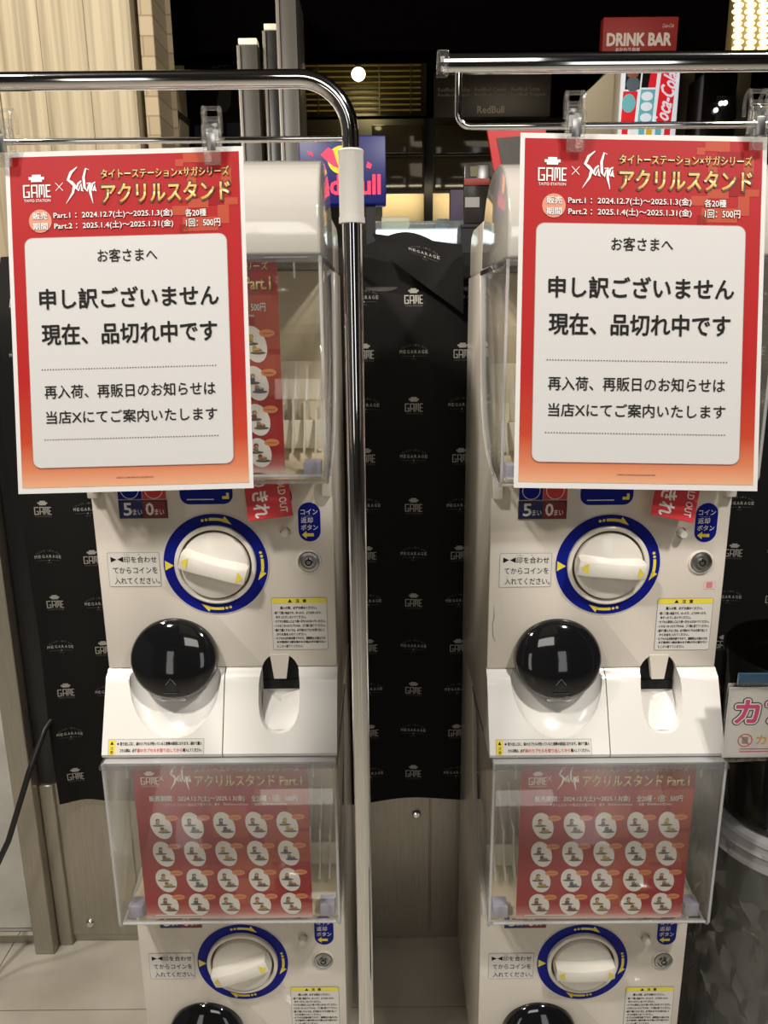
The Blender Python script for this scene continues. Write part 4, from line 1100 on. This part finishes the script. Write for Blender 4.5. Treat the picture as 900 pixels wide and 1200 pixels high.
# lit splashback behind the counter
b = MB(); slab(b, 448, 226, 560, 262, 3.1, 0.05, mat('splash_cream', (0.50, 0.40, 0.23), 0.6), 0.003)
sb = tag(b.build('splash_panel'), 'cream lit splash panel behind the counter under the dark cabinets', 'panel')
area('shelf_strip_lamp', (at(500, 226, 3.0).x, 3.0, at(500, 224, 3.0).z + 0.02), (at(500, 240, 3.1).x, 3.1, at(500, 242, 3.1).z), 0.6, 0.9, (1, 0.85, 0.55), 0.03)
# post
b = MB(); slab(b, 497, 138, 508, 275, 3.05, 0.04, mat('post_black', (0.004, 0.004, 0.004), 0.6, spec=0.2), 0.003)
p_ = at(497, 275, 3.05); b.box((p_.x, 3.05, 0), (p_.x + 0.035, 3.09, p_.z), MATS['post_black'])
tag(b.build('post'), 'slim black post standing before the dark glazed cabinet', 'post')
# glass showcase on the counter
sc_ = empty('glass_showcase', at(500, 290, 2.2), 'low lit glass showcase on the bar behind the cloth', 'showcase')
o_ = sc_.location
b = MB(Matrix.Translation(-o_)); slab(b, 440, 268, 566, 285, 2.2, 0.4, mat('showcase_glow', (0.8, 0.85, 0.85), 0.3, emit=(0.75, 0.88, 0.9), estr=0.9), 0.004); b.build('lit_shelf', sc_)
b = MB(Matrix.Translation(-o_)); slab(b, 438, 258, 568, 268, 2.2, 0.45, clear_mat('showcase_glass', (0.8, 0.86, 0.86), 0.2), 0.003); b.build('glass_top', sc_)
b = MB(Matrix.Translation(-o_)); slab(b, 438, 285, 568, 340, 2.2, 0.45, DARKG); b.box((at(438, 340, 2.2).x, 2.2, 0), (at(568, 340, 2.2).x, 2.65, at(438, 340, 2.2).z), DARKG); b.build('cabinet', sc_)
# small things on the showcase
for px0, py0, px1, py1, col, lab in ((447, 256, 480, 266, (0.55, 0.52, 0.36), 'small pale card lying on the glass showcase nearest the black post'), (512, 258, 526, 266, (0.15, 0.18, 0.2), 'small dark box on the glass showcase')):
    b = MB(); slab(b, px0, py0 - 2, px1, py1, 2.25, 0.06, mat('card_' + str(px0), col, 0.5), 0.003); tag(b.build('card_box'), lab, 'box')
b = MB(); slab(b, 527, 222, 545, 262, 2.75, 0.03, mat('banner_purple', (0.10, 0.07, 0.13), 0.6), 0.003)
_a = at(527, 262, 2.75); b.box((_a.x + 0.01, 2.75, 0), (_a.x + 0.03, 2.78, _a.z), MATS['banner_purple'])
tag(b.build('banner_stand'), 'muted purple stand up banner behind the showcase', 'banner')
# menu stand with bottle picture
ms = empty('menu_stand', at(560, 268, 2.1), 'small clear menu stand with red band beside the bin side machine top', 'menu stand')
o_ = ms.location
b = MB(Matrix.Translation(-o_)); slab(b, 543, 192, 574, 262, 2.1, 0.02, mat('menu_dark', (0.05, 0.045, 0.04), 0.25), 0.003); b.build('board', ms)
b = MB(Matrix.Translation(-o_))
for r_, m_ in (((544, 209, 574, 217), mat('menu_red', (0.35, 0.05, 0.03), 0.4)), ((545, 231, 562, 243), PAPER), ((551, 195, 560, 207), mat('menu_olive', (0.16, 0.14, 0.06), 0.4))):
    slab(b, *r_, 2.097, 0.003, m_)
b.build('print', ms)
b = MB(Matrix.Translation(-o_)); slab(b, 540, 262, 577, 268, 2.06, 0.10, BLACK, 0.004); _p = at(540, 268, 2.06); b.box((_p.x, 2.06, 0), (_p.x + 0.086, 2.16, _p.z), BLACK); b.build('foot', ms)
# red framed hanging sign
rs = empty('red_frame_sign', at(590, 190, 1.9), 'red framed dark sign hanging just behind the clip side notice corner', 'sign')
o_ = rs.location
A4 = [at(571, 152, 1.9), at(640, 148, 1.9), at(636, 225, 1.9), at(579, 200, 1.9)]
B4 = [at(582, 162, 1.9), at(632, 158, 1.9), at(628, 214, 1.9), at(588, 194, 1.9)]
b = MB(Matrix.Translation(-o_)); b.prism([(p.x, p.z) for p in A4], 1.9, 1.915, mat('frame_red', (0.60, 0.02, 0.02), 0.35), plane='xz'); b.build('frame', rs)
b = MB(Matrix.Translation(-o_)); b.prism([(p.x, p.z) for p in B4], 1.897, 1.9, mat('mirror_grey', (0.12, 0.11, 0.10), 0.15), plane='xz'); b.build('face_panel', rs)
b = MB(Matrix.Translation(-o_)); b.tube([A4[2] + Vector((0, 0.008, 0.01)), Vector((A4[2].x, 1.908, 1.34))], 0.004, BLACK, 8); b.build('support', rs)

# energy drink sign
es = empty('drink_logo_sign', at(400, 240, 1.75), 'deep blue energy drink sign with yellow sun and red bull behind the pole sleeve', 'sign')
o_ = es.location
NAVY = mat('sign_navy', (0.006, 0.009, 0.09), 0.4, emit=(0.010, 0.014, 0.16), estr=0.35)
SUN = mat('sign_sun', (0.85, 0.55, 0.02), 0.4, emit=(0.9, 0.55, 0.03), estr=0.4)
SRED = mat('sign_red', (0.75, 0.03, 0.08), 0.4, emit=(0.9, 0.05, 0.12), estr=0.6)
b = MB(Matrix.Translation(-o_)); slab(b, 352, 158, 452, 240, 1.75, 0.05, NAVY, 0.004); b.build('light_box', es)
M_, w_, h_ = face(352, 158, 452, 240, 1.75)
b = MB(Matrix.Translation(-o_) @ M_)
def sx_(px): return (px - 352) / 100 * w_
def sy_(py): return (240 - py) / 82 * h_
b.ell(sx_(402), sy_(187), 17 / 100 * w_, 17 / 82 * h_, SUN, 1, n=36)
b.poly([(sx_(377), sy_(181)), (sx_(386), sy_(172)), (sx_(392), sy_(176)), (sx_(395), sy_(188)), (sx_(398), sy_(197)), (sx_(391), sy_(194))], SRED, 2)
b.poly([(sx_(362), sy_(176)), (sx_(367), sy_(177)), (sx_(369), sy_(182)), (sx_(364), sy_(181))], SRED, 2)
b.poly([(sx_(427), sy_(181)), (sx_(418), sy_(172)), (sx_(412), sy_(176)), (sx_(409), sy_(188)), (sx_(406), sy_(197)), (sx_(413), sy_(194))], SRED, 2)
b.poly([(sx_(436), sy_(193)), (sx_(431), sy_(189)), (sx_(429), sy_(196)), (sx_(434), sy_(198))], SRED, 2)
b.text('Red Bull', sx_(360), sy_(228), sx_(445), sy_(205), SRED, 2, bold=0.06)
b.build('logo_print', es, 0)
b = MB(Matrix.Translation(-o_)); _p = at(352, 240, 1.75); b.box((_p.x + 0.03, 1.76, 1.34), (_p.x + 0.05, 1.79, _p.z), BLACK); b.box((_p.x + 0.14, 1.76, 1.34), (_p.x + 0.16, 1.79, _p.z), BLACK); b.build('support', es)

# blinds with a bulb in front
bl = empty('window_blind', at(425, 135, 3.6), 'yellowish slatted blind in the dark bar window behind the bent rail', 'blind')
o_ = bl.location
BLM = mat('blind_slat', (0.24, 0.19, 0.06), 0.5)
b = MB(Matrix.Translation(-o_))
for k in range(11):
    y = 64 + k * 6.6
    a = at(357, y, 3.6); c = at(493, y, 3.6)
    M0 = b.M
    b.M = M0 @ Matrix.Translation((0, 3.6, a.z)) @ Matrix.Rotation(math.radians(28), 4, 'X')
    b.box((a.x, -0.010, -0.0008), (c.x, 0.010, 0.0008), BLM); b.M = M0
b.build('slats', bl)
b = MB(Matrix.Translation(-o_)); 
for px in (372, 444, 481): 
    a = at(px, 62, 3.6); c = at(px, 134, 3.6); b.box((a.x - 0.002, 3.585, c.z), (a.x + 0.002, 3.588, a.z), DARKW)
b.build('cord', bl)
b = MB(Matrix.Translation(-o_)); slab(b, 355, 60, 496, 64, 3.59, 0.05, DARKG); b.build('head_rail', bl)
b = MB(); slab(b, 350, 50, 500, 137, 3.66, 0.04, mat('night_glass', (0.03, 0.024, 0.008), 0.2)); struct('window_1', b)
area('blind_lamp', (at(420, 66, 3.4).x, 3.25, at(420, 60, 3.25).z), (at(425, 110, 3.6).x, 3.6, at(425, 115, 3.6).z), 0.12, 0.9, (1, 0.8, 0.35))
pl = empty('pendant_lamp', at(420, 87, 3.2), 'glowing round pendant bulb before the yellowish blind', 'lamp')
b = MB(); b.lathe([(0.0, -0.026)] + [(0.026 * math.cos(math.radians(a)), 0.026 * math.sin(math.radians(a)) * 0.9) for a in range(-75, 76, 15)] + [(0.0, 0.0235)], mat('bulb_glow', (1, 0.9, 0.6), 0.4, emit=(1, 0.86, 0.45), estr=9), 24); b.build('bulb', pl)
b = MB(); b.lathe([(0.012, 0.020), (0.012, 0.045), (0.002, 0.05), (0.002, 2.7 - pl.location.z)], BLACK, 16); b.build('cord', pl)
# dark menu board
mb_ = empty('menu_board', at(577, 138, 3.2), 'wide dark menu board lettered in grey under the black bulkhead', 'board')
o_ = mb_.location
b = MB(Matrix.Translation(-o_)); slab(b, 509, 82, 647, 138, 3.2, 0.04, mat('board_brown', (0.038, 0.033, 0.027), 0.4), 0.004); b.build('board', mb_)
M_, w_, h_ = face(509, 82, 647, 138, 3.2)
b = MB(Matrix.Translation(-o_) @ M_); gy = mat('board_letter', (0.22, 0.19, 0.16), 0.6)
b.text('RedBull Vodka   RedBull Cassis   RedBull Lime', 0.03 * w_, 0.56 * h_, 0.9 * w_, 0.64 * h_, gy, 1, bold=0.02); b.text('RedBull Peach   RedBull Coke   RedBull Yogurt', 0.03 * w_, 0.44 * h_, 0.95 * w_, 0.52 * h_, gy, 1, bold=0.02)
b.text('RedBull', 0.37 * w_, 0.09 * h_, 0.60 * w_, 0.24 * h_, mat('board_logo', (0.42, 0.36, 0.31), 0.6), 1, bold=0.05)
b.build('lettering', mb_, 0)
b = MB(Matrix.Translation(-o_))
for px in (520, 636):
    p = at(px, 84, 3.22); b.tube([p, Vector((p.x, 3.22, 2.7))], 0.003, BLACK, 8)
b.build('hanging_wire', mb_)
# chalk poster with bottle
cp = empty('chalk_poster', at(256, 150, 2.9), 'black chalk poster with handwriting and a bottle beside the stone wall', 'poster')
o_ = cp.location
b = MB(Matrix.Translation(-o_)); slab(b, 226, 60, 290, 186, 2.9, 0.02, mat('chalk_black', (0.009, 0.009, 0.010), 0.5), 0.002); b.build('board', cp)
M_, w_, h_ = face(226, 60, 290, 186, 2.9)
b = MB(Matrix.Translation(-o_) @ M_); ck = mat('chalk', (0.10, 0.10, 0.10), 0.7)
b.text('Red', 0.10 * w_, 0.90 * h_, 0.40 * w_, 0.985 * h_, ck, 1, rot=0.1, shear=0.2); b.text('Bull', 0.42 * w_, 0.86 * h_, 0.82 * w_, 0.95 * h_, ck, 1, rot=0.15, shear=0.2)
b.poly([(0.42 * w_, 0.44 * h_), (0.50 * w_, 0.64 * h_), (0.70 * w_, 0.64 * h_), (0.68 * w_, 0.50 * h_), (0.60 * w_, 0.44 * h_)], mat('chalk_bottle', (0.16, 0.15, 0.14), 0.6), 1)
b.rect(0.06 * w_, 0.12 * h_, 0.30 * w_, 0.32 * h_, mat('chalk_blue', (0.10, 0.13, 0.16), 0.6), 1); b.rect(0.60 * w_, 0.12 * h_, 0.95 * w_, 0.34 * h_, MATS['chalk_blue'], 1)
b.build('drawing', cp, 0)
b = MB(Matrix.Translation(-o_)); _p = at(226, 186, 2.9); b.box((_p.x, 2.92, 0), (_p.x + 0.2, 2.96, _p.z + 0.3), BLACK); b.build('stand', cp)
# picture frame on the return wall
pf = empty('picture_frame', at(200, 175, 2.35), 'dark framed picture leaning on the lit stone wall return', 'picture')
o_ = pf.location
b = MB(Matrix.Translation(-o_)); 
fa, fb, fc, fd = at(203, 128, 2.28), at(219, 140, 2.6), at(219, 190, 2.6), at(203, 190, 2.28)
def quad_block(mb, q, off, t, m):
    n = (q[1] - q[0]).cross(q[3] - q[0]).normalized()
    vs = [p + n * off for p in q] + [p + n * (off + t) for p in q]
    mb.add(vs, [(0, 1, 2, 3), (7, 6, 5, 4), (0, 4, 5, 1), (1, 5, 6, 2), (2, 6, 7, 3), (3, 7, 4, 0)], m)
quad_block(b, (fa, fb, fc, fd), -0.01, 0.02, mat('frame_dark', (0.02, 0.013, 0.01), 0.4)); b.build('frame', pf)
b = MB(Matrix.Translation(-o_)); g1 = fa.lerp(fc, 0.16); g2 = fb.lerp(fd, 0.16); g3 = fc.lerp(fa, 0.16); g4 = fd.lerp(fb, 0.16)
quad_block(b, (g1, g2, g3, g4), -0.012, 0.024, mat('picture_beige', (0.35, 0.29, 0.19), 0.5)); b.build('picture', pf)

# tall partition panels
def partition(px0, px1, py0, Y, depth, m, lab, edge=None):
    e = empty('partition_panel', (at(px0, py0, Y).x, Y, 0), lab, 'partition', 'tall partition panels in the bar')
    z = min(at(px0, py0, Y).z, 2.6); w = at(px1, py0, Y).x - at(px0, py0, Y).x
    b = MB(); b.box((0, 0, 0), (w, depth, z), m, 0.003); b.build('panel', e)
    if edge:
        b = MB(); b.box((0, -0.003, z - 0.012), (w, depth * 0.3, z + 0.002), edge, 0.002); b.build('top_edge', e)
    b = MB(); b.box((-0.004, -0.006, 0), (0.004, 0.0, z - 0.014), mat('edge_taupe', (0.24, 0.21, 0.17), 0.3), 0.001); b.build('side_edge', e)
PALE = mat('edge_glow', (0.75, 0.68, 0.52), 0.4, emit=(1, 0.9, 0.7), estr=0.35)  # brightness of the panel top edges put in as a slight glow
partition(279, 301, 46, 2.02, 0.10, mat('panel_brown', (0.045, 0.038, 0.028), 0.45), 'lowest dark brown partition panel beside the chalk poster', PALE)
partition(309, 324, 29, 2.06, 0.10, DARKW, 'narrow near black partition panel between the brown and the grey ones', PALE)
partition(324, 346, -20, 2.0, 0.19, TAUPE, 'tallest grey brown partition panel reaching past the top of the picture')

# DRINK BAR board on the bulkhead
db = empty('drink_bar_board', at(750, 62, 2.16), 'red board reading DRINK BAR on the black bulkhead', 'sign')
o_ = db.location
b = MB(Matrix.Translation(-o_)); slab(b, 705, 19, 796, 66, 2.16, 0.03, mat('board_red', (0.21, 0.018, 0.014), 0.5, spec=0.2), 0.003); b.build('board', db)
M_, w_, h_ = face(705, 19, 796, 70, 2.16)
b = MB(Matrix.Translation(-o_) @ M_); LT = mat('board_cream', (0.46, 0.38, 0.31), 0.5)
b.text('DRINK BAR', 0.06 * w_, 0.33 * h_, 0.91 * w_, 0.61 * h_, LT, 1, bold=0.09); b.text('Coca-Cola', 0.79 * w_, 0.74 * h_, 0.94 * w_, 0.83 * h_, LT, 1, shear=0.3)
b.text('おかわり自由', 0.18 * w_, 0.19 * h_, 0.50 * w_, 0.28 * h_, LT, 1, bold=0.03)
b.build('lettering', db, 0)
# drinks cooler
fr = empty('drinks_cooler', (at(760, 140, 3.0).x, 2.9, 0), 'white drinks cooler with lit red cola graphics behind the clip side rail', 'cooler')
def loc(b_, o=fr): b_.M = Matrix.Translation(-Vector(o.location)); return b_
CW = mat('cooler_white', (0.55, 0.50, 0.42), 0.4)
b = loc(MB()); p_a = at(702, 85, 2.9); p_b = at(800, 70, 2.9)
b.box((at(718, 70, 2.9).x, 2.9, 0.0), (p_b.x, 3.4, at(718, 73, 2.9).z), CW, 0.01)
b.build('body', fr)
b = loc(MB()); b.prism([(at(690, 90, 2.8).x, 0.9), (at(716, 90, 2.9).x, 0.9), (at(716, 90, 2.9).x, at(716, 70, 2.8).z), (at(690, 90, 2.8).x, at(690, 105, 2.8).z)], 2.86, 2.9, CW, plane='xz'); b.build('side_wing', fr)
cr = mat('cooler_red', (0.75, 0.02, 0.03), 0.3, emit=(0.85, 0.03, 0.04), estr=0.5); cw = mat('cooler_glow', (0.8, 0.85, 0.9), 0.3, emit=(0.85, 0.9, 1.0), estr=0.55); cbm = mat('cooler_cyan', (0.2, 0.6, 0.7), 0.3, emit=(0.25, 0.75, 0.85), estr=0.3); ckd = mat('cooler_dark', (0.03, 0.02, 0.03), 0.3)
b = loc(MB()); slab(b, 722, 82, 797, 200, 2.89, 0.01, cw); b.build('light_panel', fr)
M_, w_, h_ = face(722, 82, 797, 200, 2.89)
b = loc(MB()); b.M = b.M @ M_
def fx(px): return (px - 722) / 75 * w_
def fy(py): return (200 - py) / 118 * h_
def pq(pts, m, l=1): b.poly([(fx(x), fy(y)) for x, y in pts], m, l)
pq([(727, 84), (747, 84), (746, 104), (727, 104)], ckd); pq([(725, 106), (744, 106), (742, 146), (724, 146)], cr); b.ell(fx(737), fy(98), fx(731) - fx(722), fy(191) - fy(200), mat('cooler_steel', (0.25, 0.35, 0.5), 0.3), 2, n=14); b.ell(fx(733), fy(120), fx(731) - fx(722), 11 / 118 * h_, cbm, 2, n=18)
b.ell(fx(736), fy(87), 0.02, 0.01, mat('cooler_peach', (0.6, 0.25, 0.15), 0.4), 3, n=12)
pq([(749, 84), (760, 84), (757, 102), (748, 102)], ckd); pq([(759, 84), (768, 84), (767, 102), (757, 102)], cr); pq([(748, 104), (767, 104), (765, 146), (746, 146)], cbm)
for y in (112, 124, 137): b.ell(fx(756.5), fy(y), 0.020, 0.014, cw, 2, n=16)
pq([(773, 84), (793, 84), (790, 146), (769, 146)], cr)
b.text('Coca-Cola', fx(781) - 0.088, fy(116) - 0.025, fx(781) + 0.088, fy(116) + 0.025, cw, 3, bold=0.04, rot=math.radians(80), shear=0.3)
for i, (x, m) in enumerate(((726, cr), (736, cw), (748, cbm), (758, SUN), (770, cbm), (782, cr))): pq([(x, 150), (x + 8, 150), (x + 8, 158), (x, 158)], m)
b.build('graphics', fr, 0)
# beige pillar bits and coffee machine to the side
b = MB(); _p = at(797, 100, 3.0); b.box((_p.x, 3.0, 0), (at(814, 100, 3.0).x, 3.15, 2.2), mat('post_beige', (0.30, 0.245, 0.16), 0.5), 0.004); tag(b.build('beige_post'), 'broad beige post beside the drinks cooler', 'post')
b = MB(); _p = at(866, 100, 3.0); b.box((_p.x, 3.0, 0), (at(880, 100, 3.0).x, 3.15, 2.2), mat('post_cream', (0.42, 0.36, 0.26), 0.5), 0.004); tag(b.build('cream_post'), 'slim cream post right beside the black coffee machine', 'post')
cm = empty('coffee_machine', (at(840, 160, 2.8).x, 2.8, 0), 'black coffee machine with small white lights between two posts', 'coffee machine')
b = MB(); b.M = Matrix.Translation(-Vector(cm.location)); slab(b, 816, 84, 866, 200, 2.8, 0.14, mat('coffee_black', (0.012, 0.010, 0.009), 0.25), 0.006); _p = at(816, 200, 2.8); b.box((_p.x, 2.8, 0), (at(866, 200, 2.8).x, 2.94, _p.z), MATS['coffee_black']); b.build('body', cm)
b = MB(); b.M = Matrix.Translation(-Vector(cm.location)); slab(b, 838, 112, 862, 142, 2.796, 0.006, mat('coffee_panel', (0.02, 0.018, 0.016), 0.3), 0.002); b.build('control_panel', cm)
WL = mat('led_white', (1, 1, 1), 0.4, emit=(1, 1, 1), estr=3)
for px, py in ((845, 121), (850, 120.5), (839, 129)):
    p = at(px, py, 2.792); b = MB(); b.M = Matrix.Translation(p - Vector(cm.location)) @ Matrix.Rotation(math.radians(90), 4, 'X'); b.lathe([(0.007, -0.004), (0.007, 0.002), (0.004, 0.004), (0, 0.0045)], WL, 14); b.build('indicator_light', cm)
b = MB(); b.M = Matrix.Translation(-Vector(cm.location)); slab(b, 836, 120.5, 857, 121.5, 2.794, 0.002, TAUPE); slab(b, 841, 112.5, 851, 113.5, 2.794, 0.002, TAUPE); b.build('button_row', cm)
# LED lamp block
ll_ = empty('led_lamp', at(885, 30, 2.16), 'bright block of warm LED bulbs at the top corner of the picture', 'lamp')
o_ = ll_.location
b = MB(Matrix.Translation(-o_)); slab(b, 856, -30, 950, 64, 2.16, 0.04, mat('lamp_housing', (0.30, 0.22, 0.09), 0.5), 0.004); b.build('housing', ll_)
LEDM = mat('led_warm', (1, 0.9, 0.7), 0.4, emit=(1, 0.78, 0.36), estr=1.5)
b = MB(Matrix.Translation(-o_))
for i in range(6):
    for j in range(12):
        p = at(863 + i * 15 + 2 * (j % 2), 57 - j * 7.2, 2.16)
        M0 = b.M; b.M = M0 @ Matrix.Translation(p) @ Matrix.Rotation(math.radians(90), 4, 'X'); b.lathe([(0.0125, 0.0), (0.012, 0.006), (0.008, 0.010), (0, 0.012)], LEDM, 14, sy=0.52); b.M = M0
b.build('bulb_grid', ll_)
# dark display cabinet behind the right edge
dc = empty('display_cabinet', (at(905, 300, 2.0).x, 2.0, 0), 'dark glass display cabinet at the right edge behind the bin side notice', 'cabinet')
b = MB(); b.M = Matrix.Translation(-Vector(dc.location)); b.box((0.72, 2.0, 0), (1.7, 2.4, at(880, 250, 2.0).z), DARKW, 0.004); b.build('carcass', dc)
b = MB(); b.M = Matrix.Translation(-Vector(dc.location)); slab(b, 884, 312, 960, 322, 1.99, 0.01, mat('strip_white', (0.9, 0.9, 0.95), 0.3, emit=(0.9, 0.95, 1), estr=1.0), 0.002); b.build('light_strip', dc)
b = MB(); b.M = Matrix.Translation(-Vector(dc.location)); slab(b, 870, 330, 960, 470, 1.985, 0.012, mat('cabinet_bronze', (0.05, 0.038, 0.03), 0.15, 0.3), 0.003); b.build('glass_front', dc)
